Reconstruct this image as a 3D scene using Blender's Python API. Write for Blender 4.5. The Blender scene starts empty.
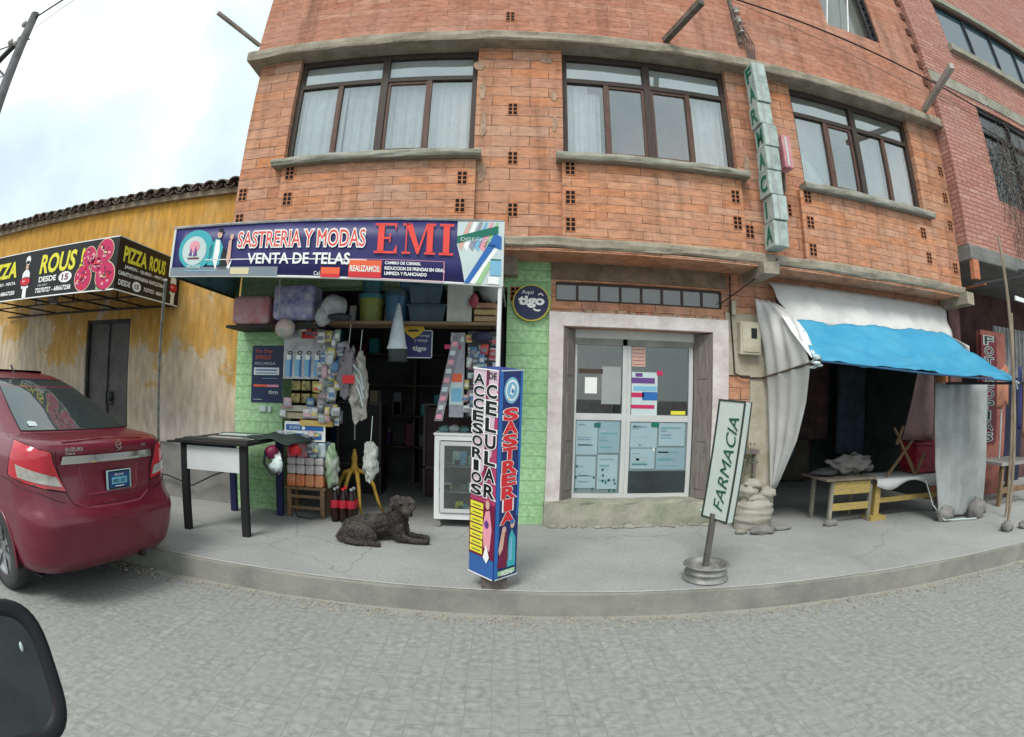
import bpy, math, random
from mathutils import Vector, Matrix, noise
random.seed(7)
PI = math.pi
S = bpy.context.scene
C = S.collection

# ---------------------------------------------------------------- camera (wide action-camera lens)
cam = bpy.data.cameras.new('camera')
camo = bpy.data.objects.new('camera', cam); C.objects.link(camo); S.camera = camo
cam.type = 'PANO'; cam.panorama_type = 'FISHEYE_LENS_POLYNOMIAL'
cam.sensor_fit = 'HORIZONTAL'; cam.sensor_width = 36.0
cam.fisheye_fov = math.radians(175)
cam.fisheye_polynomial_k0 = 0
cam.fisheye_polynomial_k1 = -5.17053279e-02
cam.fisheye_polynomial_k2 = -5.34804072e-06
cam.fisheye_polynomial_k3 = -2.68147929e-06
cam.fisheye_polynomial_k4 = -4.13983285e-08
cam.shift_x = (512 - 503.415) / 1024
cam.shift_y = (390.184 - 368.5) / 737
cam.clip_start = 0.01; cam.clip_end = 2000
r0 = Vector((0.99971613, -0.00055557, 0.0238189))
r1 = Vector((-0.02382321, -0.00982476, 0.99966791))
r2 = Vector((0.00032137, 0.99995158, 0.00983521))
camo.matrix_world = Matrix(((r0.x, r1.x, -r2.x, 0), (r0.y, r1.y, -r2.y, 0), (r0.z, r1.z, -r2.z, 1.5), (0, 0, 0, 1)))

# ---------------------------------------------------------------- world, sun, exposure
W = bpy.data.worlds.new('World'); S.world = W; W.use_nodes = True
nt = W.node_tree; nt.nodes.clear()
SUN_EL, SUN_AZ = math.radians(52), math.radians(200)
def N(t, **k):
    n = nt.nodes.new(t)
    for a, b in k.items(): setattr(n, a, b)
    return n
out = N('ShaderNodeOutputWorld'); bg = N('ShaderNodeBackground'); bg.inputs[1].default_value = 0.10
sky = N('ShaderNodeTexSky', sky_type='NISHITA', sun_disc=False, sun_elevation=SUN_EL, sun_rotation=SUN_AZ)
tc = N('ShaderNodeTexCoord')
no = N('ShaderNodeTexNoise'); no.inputs['Scale'].default_value = 2.3; no.inputs['Detail'].default_value = 5; no.inputs['Roughness'].default_value = .5
cr = N('ShaderNodeValToRGB')
cr.color_ramp.elements[0].position = .36; cr.color_ramp.elements[0].color = (4.7, 5.5, 6.1, 1)
cr.color_ramp.elements[1].position = .58; cr.color_ramp.elements[1].color = (7.4, 7.8, 7.75, 1)
e = cr.color_ramp.elements.new(.48); e.color = (5.8, 6.9, 6.95, 1)
mx = N('ShaderNodeMix', data_type='RGBA'); mx.inputs[0].default_value = .9
L = nt.links.new
L(tc.outputs['Generated'], no.inputs['Vector']); L(no.outputs['Fac'], cr.inputs[0])
L(sky.outputs[0], mx.inputs[6]); L(cr.outputs[0], mx.inputs[7]); L(mx.outputs[2], bg.inputs[0]); L(bg.outputs[0], out.inputs[0])
sl = bpy.data.lights.new('sun', 'SUN'); so = bpy.data.objects.new('sun', sl); C.objects.link(so)
sl.energy = 1.5; sl.angle = math.radians(22); sl.color = (1, .96, .9)
so.rotation_euler = (math.radians(90) - SUN_EL, 0, PI - SUN_AZ)
so.location = (0, -5, 20)
S.view_settings.view_transform = 'Standard'; S.view_settings.look = 'None'
S.view_settings.exposure = 0.76; S.view_settings.gamma = 1
S.cycles.use_denoising = True
S.cycles.max_bounces = 6; S.cycles.transparent_max_bounces = 16

# ---------------------------------------------------------------- materials
def srgb(r, g, b):
    f = lambda c: (c/255/12.92) if c/255 <= .04045 else ((c/255+.055)/1.055)**2.4
    return (f(r), f(g), f(b))
MATS = {}
def mat(name, col, rough=.7, metal=0., var=.25, vs=3., col2=None, bump=0., bs=60., spec=.4, coat=0., alpha=None, emit=None, stretch=None):
    if name in MATS: return MATS[name]
    m = bpy.data.materials.new(name); m.use_nodes = True; t = m.node_tree; b = t.nodes['Principled BSDF']
    b.inputs['Roughness'].default_value = rough; b.inputs['Metallic'].default_value = metal
    b.inputs['Specular IOR Level'].default_value = spec
    if coat: b.inputs['Coat Weight'].default_value = coat; b.inputs['Coat Roughness'].default_value = .12
    tcn = t.nodes.new('ShaderNodeTexCoord'); src = tcn.outputs['Object']
    if stretch:
        mp = t.nodes.new('ShaderNodeMapping'); mp.inputs['Scale'].default_value = stretch
        t.links.new(src, mp.inputs[0]); src = mp.outputs[0]
    c2 = col2 or tuple(c*(1-var*2) if var < .5 else 0 for c in col)
    n1 = t.nodes.new('ShaderNodeTexNoise'); n1.inputs['Scale'].default_value = vs; n1.inputs['Detail'].default_value = 8; n1.inputs['Roughness'].default_value = .65
    t.links.new(src, n1.inputs['Vector'])
    rp = t.nodes.new('ShaderNodeValToRGB'); rp.color_ramp.elements[0].position = .38; rp.color_ramp.elements[1].position = .66
    rp.color_ramp.elements[0].color = (*col, 1); rp.color_ramp.elements[1].color = (*c2, 1)
    t.links.new(n1.outputs['Fac'], rp.inputs[0]); t.links.new(rp.outputs[0], b.inputs['Base Color'])
    if bump:
        n2 = t.nodes.new('ShaderNodeTexNoise'); n2.inputs['Scale'].default_value = bs; n2.inputs['Detail'].default_value = 4
        bp = t.nodes.new('ShaderNodeBump'); bp.inputs['Strength'].default_value = bump; bp.inputs['Distance'].default_value = .01
        t.links.new(src, n2.inputs['Vector']); t.links.new(n2.outputs['Fac'], bp.inputs['Height']); t.links.new(bp.outputs[0], b.inputs['Normal'])
    if alpha is not None: b.inputs['Alpha'].default_value = alpha
    MATS[name] = m
    return m
def glass(name, tint=(.8, .85, .85), refl=.12, rough=.02, opaque=0., oc=(.02, .03, .03)):
    if name in MATS: return MATS[name]
    m = bpy.data.materials.new(name); m.use_nodes = True; t = m.node_tree; t.nodes.clear()
    o = t.nodes.new('ShaderNodeOutputMaterial'); tr = t.nodes.new('ShaderNodeBsdfTransparent'); tr.inputs[0].default_value = (*tint, 1)
    gl = t.nodes.new('ShaderNodeBsdfGlossy'); gl.inputs['Roughness'].default_value = rough
    fr = t.nodes.new('ShaderNodeLayerWeight'); fr.inputs[0].default_value = .35
    ma = t.nodes.new('ShaderNodeMath'); ma.operation = 'MULTIPLY_ADD'; ma.inputs[1].default_value = .6; ma.inputs[2].default_value = refl
    t.links.new(fr.outputs['Fresnel'], ma.inputs[0])
    mi = t.nodes.new('ShaderNodeMixShader'); t.links.new(ma.outputs[0], mi.inputs[0])
    first = tr.outputs[0]
    if opaque:
        di = t.nodes.new('ShaderNodeBsdfDiffuse'); di.inputs[0].default_value = (*oc, 1)
        m0 = t.nodes.new('ShaderNodeMixShader'); m0.inputs[0].default_value = opaque
        t.links.new(tr.outputs[0], m0.inputs[1]); t.links.new(di.outputs[0], m0.inputs[2]); first = m0.outputs[0]
    t.links.new(first, mi.inputs[1]); t.links.new(gl.outputs[0], mi.inputs[2]); t.links.new(mi.outputs[0], o.inputs[0])
    MATS[name] = m
    return m
def brickmat(name, cols, mortar, bw, bh, ms=.012, rot=False, rough=.85, dirt=.35, dirtcol=(.2, .17, .15), dscale=1.2, bump=.6, mortar_wob=.004, bias=0., sq=1., off=.5, smooth=.1, streak=0):
    m = bpy.data.materials.new(name); m.use_nodes = True; t = m.node_tree; b = t.nodes['Principled BSDF']; LK = t.links.new
    b.inputs['Roughness'].default_value = rough; b.inputs['Specular IOR Level'].default_value = .2
    tcn = t.nodes.new('ShaderNodeTexCoord'); sp = t.nodes.new('ShaderNodeSeparateXYZ'); LK(tcn.outputs['Object'], sp.inputs[0])
    cb = t.nodes.new('ShaderNodeCombineXYZ')
    if rot: LK(sp.outputs[1], cb.inputs[0]); LK(sp.outputs[0], cb.inputs[1])
    else:
        ad = t.nodes.new('ShaderNodeMath'); ad.operation = 'SUBTRACT'; LK(sp.outputs[0], ad.inputs[0]); LK(sp.outputs[1], ad.inputs[1])
        LK(ad.outputs[0], cb.inputs[0]); LK(sp.outputs[2], cb.inputs[1])
    wn = t.nodes.new('ShaderNodeTexNoise'); wn.inputs['Scale'].default_value = 5; wn.inputs['Detail'].default_value = 3; LK(cb.outputs[0], wn.inputs['Vector'])
    vm = t.nodes.new('ShaderNodeVectorMath'); vm.operation = 'MULTIPLY_ADD'; LK(wn.outputs['Color'], vm.inputs[0]); vm.inputs[1].default_value = (mortar_wob*4,)*3; LK(cb.outputs[0], vm.inputs[2])
    def brick(c1, c2, mo):
        k = t.nodes.new('ShaderNodeTexBrick'); k.offset = off; k.squash = sq
        k.inputs['Scale'].default_value = 1; k.inputs['Brick Width'].default_value = bw; k.inputs['Row Height'].default_value = bh
        k.inputs['Mortar Size'].default_value = ms; k.inputs['Mortar Smooth'].default_value = smooth; k.inputs['Bias'].default_value = bias
        k.inputs['Color1'].default_value = (*c1, 1); k.inputs['Color2'].default_value = (*c2, 1); k.inputs['Mortar'].default_value = (*mo, 1)
        LK(vm.outputs[0], k.inputs['Vector']); return k
    k1 = brick((0, 0, 0), (1, 1, 1), (0, 0, 0))
    rp = t.nodes.new('ShaderNodeValToRGB'); n = len(cols)
    rp.color_ramp.elements[0].color = (*cols[0], 1); rp.color_ramp.elements[1].color = (*cols[-1], 1)
    for i in range(1, n-1):
        q = rp.color_ramp.elements.new(i/(n-1)); q.color = (*cols[i], 1)
    LK(k1.outputs['Color'], rp.inputs[0])
    g = t.nodes.new('ShaderNodeTexNoise'); g.inputs['Scale'].default_value = 22; g.inputs['Detail'].default_value = 6
    if streak:
        g.inputs['Scale'].default_value = 12
        gm = t.nodes.new('ShaderNodeMapping'); gm.inputs['Scale'].default_value = (.7, .7, 2.2); LK(tcn.outputs['Object'], gm.inputs[0]); LK(gm.outputs[0], g.inputs['Vector'])
    else: LK(tcn.outputs['Object'], g.inputs['Vector'])
    gr = t.nodes.new('ShaderNodeMapRange'); gr.inputs[1].default_value = .3; gr.inputs[2].default_value = .7; gr.inputs[3].default_value = .72; gr.inputs[4].default_value = 1.18; LK(g.outputs['Fac'], gr.inputs[0])
    mu = t.nodes.new('ShaderNodeMix'); mu.data_type = 'RGBA'; mu.blend_type = 'MULTIPLY'; mu.inputs[0].default_value = 1; LK(rp.outputs[0], mu.inputs[6]); LK(gr.outputs[0], mu.inputs[7])
    mm = t.nodes.new('ShaderNodeMix'); mm.data_type = 'RGBA'; LK(k1.outputs['Fac'], mm.inputs[0]); LK(mu.outputs[2], mm.inputs[6]); mm.inputs[7].default_value = (*mortar, 1)
    d = t.nodes.new('ShaderNodeTexNoise'); d.inputs['Scale'].default_value = dscale; d.inputs['Detail'].default_value = 7; d.inputs['Roughness'].default_value = .62; LK(tcn.outputs['Object'], d.inputs['Vector'])
    dr = t.nodes.new('ShaderNodeMapRange'); dr.inputs[1].default_value = .45; dr.inputs[2].default_value = .75; dr.inputs[3].default_value = 0; dr.inputs[4].default_value = dirt; LK(d.outputs['Fac'], dr.inputs[0])
    m2 = t.nodes.new('ShaderNodeMix'); m2.data_type = 'RGBA'; LK(dr.outputs[0], m2.inputs[0]); LK(mm.outputs[2], m2.inputs[6]); m2.inputs[7].default_value = (*dirtcol, 1)
    res_ = m2.outputs[2]
    if streak:
        sm_ = t.nodes.new('ShaderNodeMapping'); sm_.inputs['Scale'].default_value = (5, 5, .55); LK(tcn.outputs['Object'], sm_.inputs[0])
        sn = t.nodes.new('ShaderNodeTexNoise'); sn.inputs['Scale'].default_value = 1.0; sn.inputs['Detail'].default_value = 7; sn.inputs['Roughness'].default_value = .7; LK(sm_.outputs[0], sn.inputs['Vector'])
        sr = t.nodes.new('ShaderNodeMapRange'); sr.inputs[1].default_value = .50; sr.inputs[2].default_value = .72; sr.inputs[3].default_value = 1; sr.inputs[4].default_value = .58; LK(sn.outputs['Fac'], sr.inputs[0])
        m3 = t.nodes.new('ShaderNodeMix'); m3.data_type = 'RGBA'; m3.blend_type = 'MULTIPLY'; m3.inputs[0].default_value = 1; LK(res_, m3.inputs[6]); LK(sr.outputs[0], m3.inputs[7]); res_ = m3.outputs[2]
        # crumbly joints: the mortar comes and goes
        jn = t.nodes.new('ShaderNodeTexNoise'); jn.inputs['Scale'].default_value = 14; jn.inputs['Detail'].default_value = 5; LK(tcn.outputs['Object'], jn.inputs['Vector'])
        jr = t.nodes.new('ShaderNodeMapRange'); jr.inputs[1].default_value = .40; jr.inputs[2].default_value = .62; jr.inputs[3].default_value = .35; jr.inputs[4].default_value = 1.25; LK(jn.outputs['Fac'], jr.inputs[0])
        m4 = t.nodes.new('ShaderNodeMix'); m4.data_type = 'RGBA'; m4.blend_type = 'MULTIPLY'; LK(k1.outputs['Fac'], m4.inputs[0]); LK(res_, m4.inputs[6]); LK(jr.outputs[0], m4.inputs[7]); res_ = m4.outputs[2]
    LK(res_, b.inputs['Base Color'])
    hs = t.nodes.new('ShaderNodeMath'); hs.operation = 'MULTIPLY_ADD'; LK(k1.outputs['Fac'], hs.inputs[0]); hs.inputs[1].default_value = -1; LK(g.outputs['Fac'], hs.inputs[2])
    bp = t.nodes.new('ShaderNodeBump'); bp.inputs['Strength'].default_value = bump; bp.inputs['Distance'].default_value = .012; LK(hs.outputs[0], bp.inputs['Height']); LK(bp.outputs[0], b.inputs['Normal'])
    MATS[name] = m
    return m

ORANGE = [(.45, .20, .12), (.51, .235, .135), (.56, .29, .175), (.55, .225, .11), (.54, .31, .21), (.46, .215, .14)]
brick = brickmat('clay_block', ORANGE, (.23, .125, .09), .40, .127, ms=.0045, dirt=.7, dirtcol=(.42, .27, .20), dscale=1.3, bump=.3, streak=1)
brick_thin = brickmat('clay_block_thin', ORANGE[1:5], (.26, .14, .10), .36, .088, ms=.0035, dirt=.5, dirtcol=(.40, .26, .20), bump=.3, streak=1)
brick_top = brickmat('clay_block_upper', [(.44, .19, .125), (.50, .235, .155), (.43, .175, .11), (.52, .27, .19)], (.34, .18, .13), .46, .088, ms=.0035, dirt=.6, dirtcol=(.44, .27, .21), bump=.25, streak=1)
brick_nb = brickmat('neighbour_brick', [(.42, .20, .16), (.48, .24, .19), (.40, .18, .14), (.50, .28, .23)], (.22, .11, .09), .30, .068, ms=.007, dirt=.3, dirtcol=(.4, .3, .26))
brick_green = brickmat('green_painted_brick', [(.30, .52, .26), (.36, .58, .31), (.33, .55, .29)], (.19, .36, .18), 1.7, .128, ms=.004, dirt=.6, dirtcol=(.40, .58, .38), dscale=5)
paver = brickmat('street_paver', [(.255, .266, .252), (.272, .283, .267), (.262, .273, .258), (.285, .294, .277)], (.225, .234, .218), .24, .13, ms=.006, rot=True, dirt=.9, dirtcol=(.272, .278, .260), dscale=3.5, bump=.3, mortar_wob=.010, smooth=.8)
concrete = mat('concrete', (.33, .32, .27), .9, var=.2, vs=4, col2=(.20, .195, .15), bump=.5, bs=35)
beam_conc = mat('beam_concrete', (.34, .30, .235), .9, vs=4.5, col2=(.20, .175, .13), bump=.9, bs=22)
kerb_m = mat('kerb_concrete', (.24, .235, .205), .9, vs=2.8, col2=(.165, .163, .143), bump=.5, bs=30)
walk_m = mat('sidewalk_cement', (.335, .345, .33), .88, vs=1.1, col2=(.265, .272, .262), bump=.25, bs=25)
def add_cracks(m, sc=.55, dark=.45):
    t = m.node_tree; b = t.nodes['Principled BSDF']; src = b.inputs['Base Color'].links[0].from_socket
    tcn = t.nodes.new('ShaderNodeTexCoord'); wn = t.nodes.new('ShaderNodeTexNoise'); wn.inputs['Scale'].default_value = 2.2; wn.inputs['Detail'].default_value = 6
    t.links.new(tcn.outputs['Object'], wn.inputs['Vector']); vm = t.nodes.new('ShaderNodeVectorMath'); vm.operation = 'MULTIPLY_ADD'; vm.inputs[1].default_value = (.5, .5, 0)
    t.links.new(wn.outputs['Color'], vm.inputs[0]); t.links.new(tcn.outputs['Object'], vm.inputs[2])
    vo = t.nodes.new('ShaderNodeTexVoronoi'); vo.feature = 'DISTANCE_TO_EDGE'; vo.inputs['Scale'].default_value = sc; t.links.new(vm.outputs[0], vo.inputs['Vector'])
    mr = t.nodes.new('ShaderNodeMapRange'); mr.inputs[1].default_value = .0; mr.inputs[2].default_value = .004; mr.inputs[3].default_value = dark; mr.inputs[4].default_value = 1; t.links.new(vo.outputs['Distance'], mr.inputs[0])
    n2 = t.nodes.new('ShaderNodeTexNoise'); n2.inputs['Scale'].default_value = 40; n2.inputs['Detail'].default_value = 5; t.links.new(tcn.outputs['Object'], n2.inputs['Vector'])
    m2 = t.nodes.new('ShaderNodeMapRange'); m2.inputs[1].default_value = .3; m2.inputs[2].default_value = .7; m2.inputs[3].default_value = .86; m2.inputs[4].default_value = 1.1; t.links.new(n2.outputs['Fac'], m2.inputs[0])
    mu = t.nodes.new('ShaderNodeMath'); mu.operation = 'MULTIPLY'; t.links.new(mr.outputs[0], mu.inputs[0]); t.links.new(m2.outputs[0], mu.inputs[1])
    x = t.nodes.new('ShaderNodeMix'); x.data_type = 'RGBA'; x.blend_type = 'MULTIPLY'; x.inputs[0].default_value = 1; t.links.new(src, x.inputs[6]); t.links.new(mu.outputs[0], x.inputs[7]); t.links.new(x.outputs[2], b.inputs['Base Color'])
add_cracks(walk_m, .33, .72)
plaster = mat('grey_plaster', (.45, .42, .35), .9, vs=4, col2=(.33, .28, .19), bump=.5, bs=18)
white_plaster = mat('white_plaster', (.66, .61, .60), .85, vs=5, col2=(.48, .42, .40), bump=.4, bs=25)
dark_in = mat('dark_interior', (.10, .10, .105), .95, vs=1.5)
dim_in = mat('dim_interior', (.10, .10, .095), .95, vs=1.5)
black = mat('black', (.012, .012, .013), .6, var=.1)
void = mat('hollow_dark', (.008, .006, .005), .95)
brown = mat('dark_brown_wood', (.062, .042, .034), .6, vs=6, col2=(.035, .026, .022), stretch=(8, 8, 1))
red_brown = mat('red_brown_wood', (.12, .072, .055), .6, vs=6, col2=(.08, .03, .018), stretch=(8, 8, 1))
grey_wood = mat('grey_wood', (.22, .195, .18), .8, vs=5, col2=(.13, .11, .10), stretch=(12, 12, 1), bump=.3)
white_al = mat('white_aluminium', (.54, .55, .54), .45, var=.06)
curtain_m = mat('white_curtain', (.86, .88, .88), .9, var=.08, vs=8)
pale_board = mat('pale_film', (.74, .77, .78), .7, var=.08)
win_glass = glass('window_glass', (.97, .99, .99), .17)
shop_glass = glass('shop_glass', (.80, .86, .86), .08)
metal_dk = mat('dark_metal', (.05, .05, .05), .5, metal=.6)
steel = mat('galvanised_steel', (.42, .42, .42), .45, metal=.6, vs=8)
rust = mat('old_pipe', (.20, .17, .15), .7, metal=.3, vs=9)
white_p = mat('white_paint', (.72, .73, .72), .5, var=.06)

# ---------------------------------------------------------------- mesh builder
class MB:
    def __init__(s, M=None): s.v = []; s.f = []; s.M = M or Matrix.Identity(4)
    def add(s, vs, fs):
        n = len(s.v); s.v += [tuple(s.M @ Vector(p)) for p in vs]; s.f += [tuple(i+n for i in f) for f in fs]; return s
    def quad(s, *p): return s.add(p, [tuple(range(len(p)))])
    def box(s, x0, x1, y0, y1, z0, z1):
        return s.add([(x0,y0,z0),(x1,y0,z0),(x1,y1,z0),(x0,y1,z0),(x0,y0,z1),(x1,y0,z1),(x1,y1,z1),(x0,y1,z1)],
                     [(0,3,2,1),(4,5,6,7),(0,1,5,4),(1,2,6,5),(2,3,7,6),(3,0,4,7)])
    def obox(s, c, sx, sy, sz, rz=0., rx=0., ry=0.):
        o = s.M; s.M = o @ Matrix.Translation(c) @ Matrix.Rotation(rz, 4, 'Z') @ Matrix.Rotation(ry, 4, 'Y') @ Matrix.Rotation(rx, 4, 'X')
        s.box(-sx/2, sx/2, -sy/2, sy/2, -sz/2, sz/2); s.M = o; return s
    def beam(s, a, b, w, h):
        a, b = Vector(a), Vector(b); d = b-a; q = d.to_track_quat('X', 'Z').to_matrix().to_4x4()
        o = s.M; s.M = o @ Matrix.Translation((a+b)/2) @ q; s.box(-d.length/2, d.length/2, -w/2, w/2, -h/2, h/2); s.M = o; return s
    def tube(s, path, r, n=8, caps=True):
        P = [Vector(p) for p in path]; R = r if isinstance(r, (list, tuple)) else [r]*len(P)
        vs = []; fs = []; up = None
        for i, p in enumerate(P):
            d = (P[min(i+1, len(P)-1)]-P[max(i-1, 0)]).normalized()
            if up is None: up = d.orthogonal().normalized()
            up = (up - d*up.dot(d)).normalized(); sd = d.cross(up)
            for k in range(n):
                a = 2*PI*k/n; vs.append(p + (up*math.cos(a)+sd*math.sin(a))*R[i])
        for i in range(len(P)-1):
            for k in range(n): fs.append((i*n+k, i*n+(k+1)%n, (i+1)*n+(k+1)%n, (i+1)*n+k))
        if caps: fs.append(tuple(range(n))[::-1]); fs.append(tuple((len(P)-1)*n+k for k in range(n)))
        return s.add(vs, fs)
    def lathe(s, prof, c=(0, 0, 0), n=24, axis='Z', cap=False):
        vs = []; fs = []
        for r, z in prof:
            for k in range(n):
                a = 2*PI*k/n; x, y = r*math.cos(a), r*math.sin(a)
                vs.append((c[0]+x, c[1]+y, c[2]+z) if axis == 'Z' else (c[0]+x, c[1]+z, c[2]+y) if axis == 'Y' else (c[0]+z, c[1]+x, c[2]+y))
        m = len(prof)
        for i in range(m-1):
            for k in range(n): fs.append((i*n+k, i*n+(k+1)%n, (i+1)*n+(k+1)%n, (i+1)*n+k))
        if cap: fs.append(tuple(range(n))); fs.append(tuple((m-1)*n+k for k in range(n)))
        return s.add(vs, fs)
    def ball(s, c, r, n=12, m=8, wob=0., seed=0):
        r = r if isinstance(r, (tuple, list)) else (r, r, r); vs = []; fs = []
        for i in range(m+1):
            t = PI*i/m
            for k in range(n):
                a = 2*PI*k/n; d = Vector((math.sin(t)*math.cos(a), math.sin(t)*math.sin(a), math.cos(t)))
                w = 1 + (wob*noise.noise(d*2.1+Vector((seed, seed*.7, 0))) if wob else 0)
                vs.append((c[0]+d.x*r[0]*w, c[1]+d.y*r[1]*w, c[2]+d.z*r[2]*w))
        for i in range(m):
            for k in range(n): fs.append((i*n+k, (i+1)*n+k, (i+1)*n+(k+1)%n, i*n+(k+1)%n))
        return s.add(vs, fs)
    def grid(s, rows):
        n = len(rows[0]); vs = [p for r in rows for p in r]
        return s.add(vs, [(i*n+k, i*n+k+1, (i+1)*n+k+1, (i+1)*n+k) for i in range(len(rows)-1) for k in range(n-1)])
    def prism(s, pts, y0, y1):          # outline in (x,z), extruded in y
        n = len(pts); vs = [(p[0], y0, p[1]) for p in pts] + [(p[0], y1, p[1]) for p in pts]
        return s.add(vs, [tuple(range(n)), tuple(range(2*n-1, n-1, -1))] + [(i, i+n, (i+1) % n+n, (i+1) % n) for i in range(n)])
    def wall(s, x0, x1, z0, z1, y0, y1, ops=()):
        xs = sorted({x0, x1, *[min(max(q, x0), x1) for o in ops for q in o[:2]]}); zs = sorted({z0, z1, *[min(max(q, z0), z1) for o in ops for q in o[2:]]})
        solid = lambda i, j: 0 <= i < len(xs)-1 and 0 <= j < len(zs)-1 and not any(o[0] <= (xs[i]+xs[i+1])/2 <= o[1] and o[2] <= (zs[j]+zs[j+1])/2 <= o[3] for o in ops)
        for i in range(len(xs)-1):
            for j in range(len(zs)-1):
                if not solid(i, j): continue
                a, b, c, d = xs[i], xs[i+1], zs[j], zs[j+1]
                s.quad((a,y0,c),(b,y0,c),(b,y0,d),(a,y0,d)); s.quad((a,y1,c),(a,y1,d),(b,y1,d),(b,y1,c))
                if not solid(i-1, j): s.quad((a,y0,c),(a,y0,d),(a,y1,d),(a,y1,c))
                if not solid(i+1, j): s.quad((b,y0,c),(b,y1,c),(b,y1,d),(b,y0,d))
                if not solid(i, j-1): s.quad((a,y0,c),(a,y1,c),(b,y1,c),(b,y0,c))
                if not solid(i, j+1): s.quad((a,y0,d),(b,y0,d),(b,y1,d),(a,y1,d))
        return s
    def rough_edge(s, amp=.01, sc=6):
        s.v = [tuple(Vector(p)+noise.noise_vector(Vector(p)*sc)*amp) for p in s.v]; return s
    def build(s, name, m, parent=None, smooth=False, bevel=0., solid=0., sub=0):
        off = Vector((0, 0, 0)); q = parent; local = False
        while q is not None:
            if q.get('_local'): local = True
            off += q.location; q = q.parent
        if local: off = Vector((0, 0, 0))
        vs = [(p[0]-off.x, p[1]-off.y, p[2]-off.z) for p in s.v]
        me = bpy.data.meshes.new(name); me.from_pydata(vs, [], s.f); me.materials.append(m)
        if smooth: me.polygons.foreach_set('use_smooth', [True]*len(me.polygons))
        me.update(); o = bpy.data.objects.new(name, me); C.objects.link(o)
        if parent is not None: o.parent = parent
        if bevel:
            b = o.modifiers.new('b', 'BEVEL'); b.width = bevel; b.segments = 2; b.limit_method = 'ANGLE'
        if solid:
            b = o.modifiers.new('s', 'SOLIDIFY'); b.thickness = solid
        if sub:
            b = o.modifiers.new('u', 'SUBSURF'); b.levels = sub; b.render_levels = sub
        return o
def thing(name, label, cat, loc=(0, 0, 0), rz=None, group=None):
    o = bpy.data.objects.new(name, None); C.objects.link(o); o.location = loc; o['label'] = label; o['category'] = cat
    if group: o['group'] = group
    if rz is not None: o.rotation_euler = (0, 0, rz); o['_local'] = 1
    return o
def tag(o, label, cat, group=None):
    o['label'] = label; o['category'] = cat
    if group: o['group'] = group
    return o
def struct(o): o['kind'] = 'structure'; return o
def copy_tree(o, parent=None):
    c = o.copy(); C.objects.link(c)
    if parent: c.parent = parent
    for ch in [x for x in o.children]: copy_tree(ch, c)
    return c

# lettering: outlines of the built-in font turned into mesh
TXT = {}
def txt_mesh(s, bold):
    k = (s, bold)
    if k in TXT: return TXT[k]
    cu = bpy.data.curves.new('t', 'FONT'); cu.body = s; cu.offset = bold; cu.extrude = 0; cu.resolution_u = 3
    ob = bpy.data.objects.new('t', cu); me = bpy.data.meshes.new_from_object(ob)
    vs = [tuple(v.co) for v in me.vertices]; fs = [tuple(p.vertices) for p in me.polygons]
    bpy.data.objects.remove(ob); bpy.data.curves.remove(cu); bpy.data.meshes.remove(me)
    TXT[k] = (vs, fs); return TXT[k]
class Face:
    """a flat sheet in space: origin, right, up; marks are laid 2 mm apart in front of it"""
    def __init__(s, o, r, u):
        s.o, s.r, s.u = Vector(o), Vector(r), Vector(u); s.n = s.r.cross(s.u).normalized(); s.mb = {}
    def p(s, a, b, l=0): return s.o + s.r*a + s.u*b + s.n*(l*.002+.002)
    def m(s, mt, k='print'): return s.mb.setdefault((mt.name, k), (mt, MB()))[1]
    def poly(s, mt, pts, l=0): s.m(mt).add([s.p(a, b, l) for a, b in pts], [tuple(range(len(pts)))]); return s
    def rect(s, mt, a0, b0, a1, b1, l=0): return s.poly(mt, [(a0, b0), (a1, b0), (a1, b1), (a0, b1)], l)
    def disc(s, mt, a, b, ra, rb, l=0, n=28): return s.poly(mt, [(a+ra*math.cos(2*PI*k/n), b+rb*math.sin(2*PI*k/n)) for k in range(n)], l)
    def ring(s, mt, a, b, ra, rb, t, l=0, n=28):
        for k in range(n):
            c0, s0, c1, s1 = math.cos(2*PI*k/n), math.sin(2*PI*k/n), math.cos(2*PI*(k+1)/n), math.sin(2*PI*(k+1)/n)
            s.poly(mt, [(a+ra*c0, b+rb*s0), (a+ra*c1, b+rb*s1), (a+(ra-t)*c1, b+(rb-t)*s1), (a+(ra-t)*c0, b+(rb-t)*s0)], l)
        return s
    def text(s, mt, body, a0, b0, w, h, l=0, bold=.0, shear=0., rot=0., ref=None):
        vs, fs = txt_mesh(body, bold); rv = txt_mesh(body, ref)[0] if ref is not None else vs
        xs = [v[0] for v in rv]; ys = [v[1] for v in rv]; x0, x1, y0, y1 = min(xs), max(xs), min(ys), max(ys)
        out = []
        for v in vs:
            a = (v[0]-x0)/(x1-x0)*w; b = (v[1]-y0)/(y1-y0)*h; a += shear*b
            if rot: a, b = a*math.cos(rot)-b*math.sin(rot), a*math.sin(rot)+b*math.cos(rot)
            out.append(s.p(a0+a, b0+b, l))
        s.m(mt, 'lettering').add(out, fs); return s
    def build(s, parent, name='print'):
        for k, (mt, mb) in s.mb.items(): mb.build('lettering' if k[1] == 'lettering' and name != 'badge' else name, mt, parent)
        s.mb = {}

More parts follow.
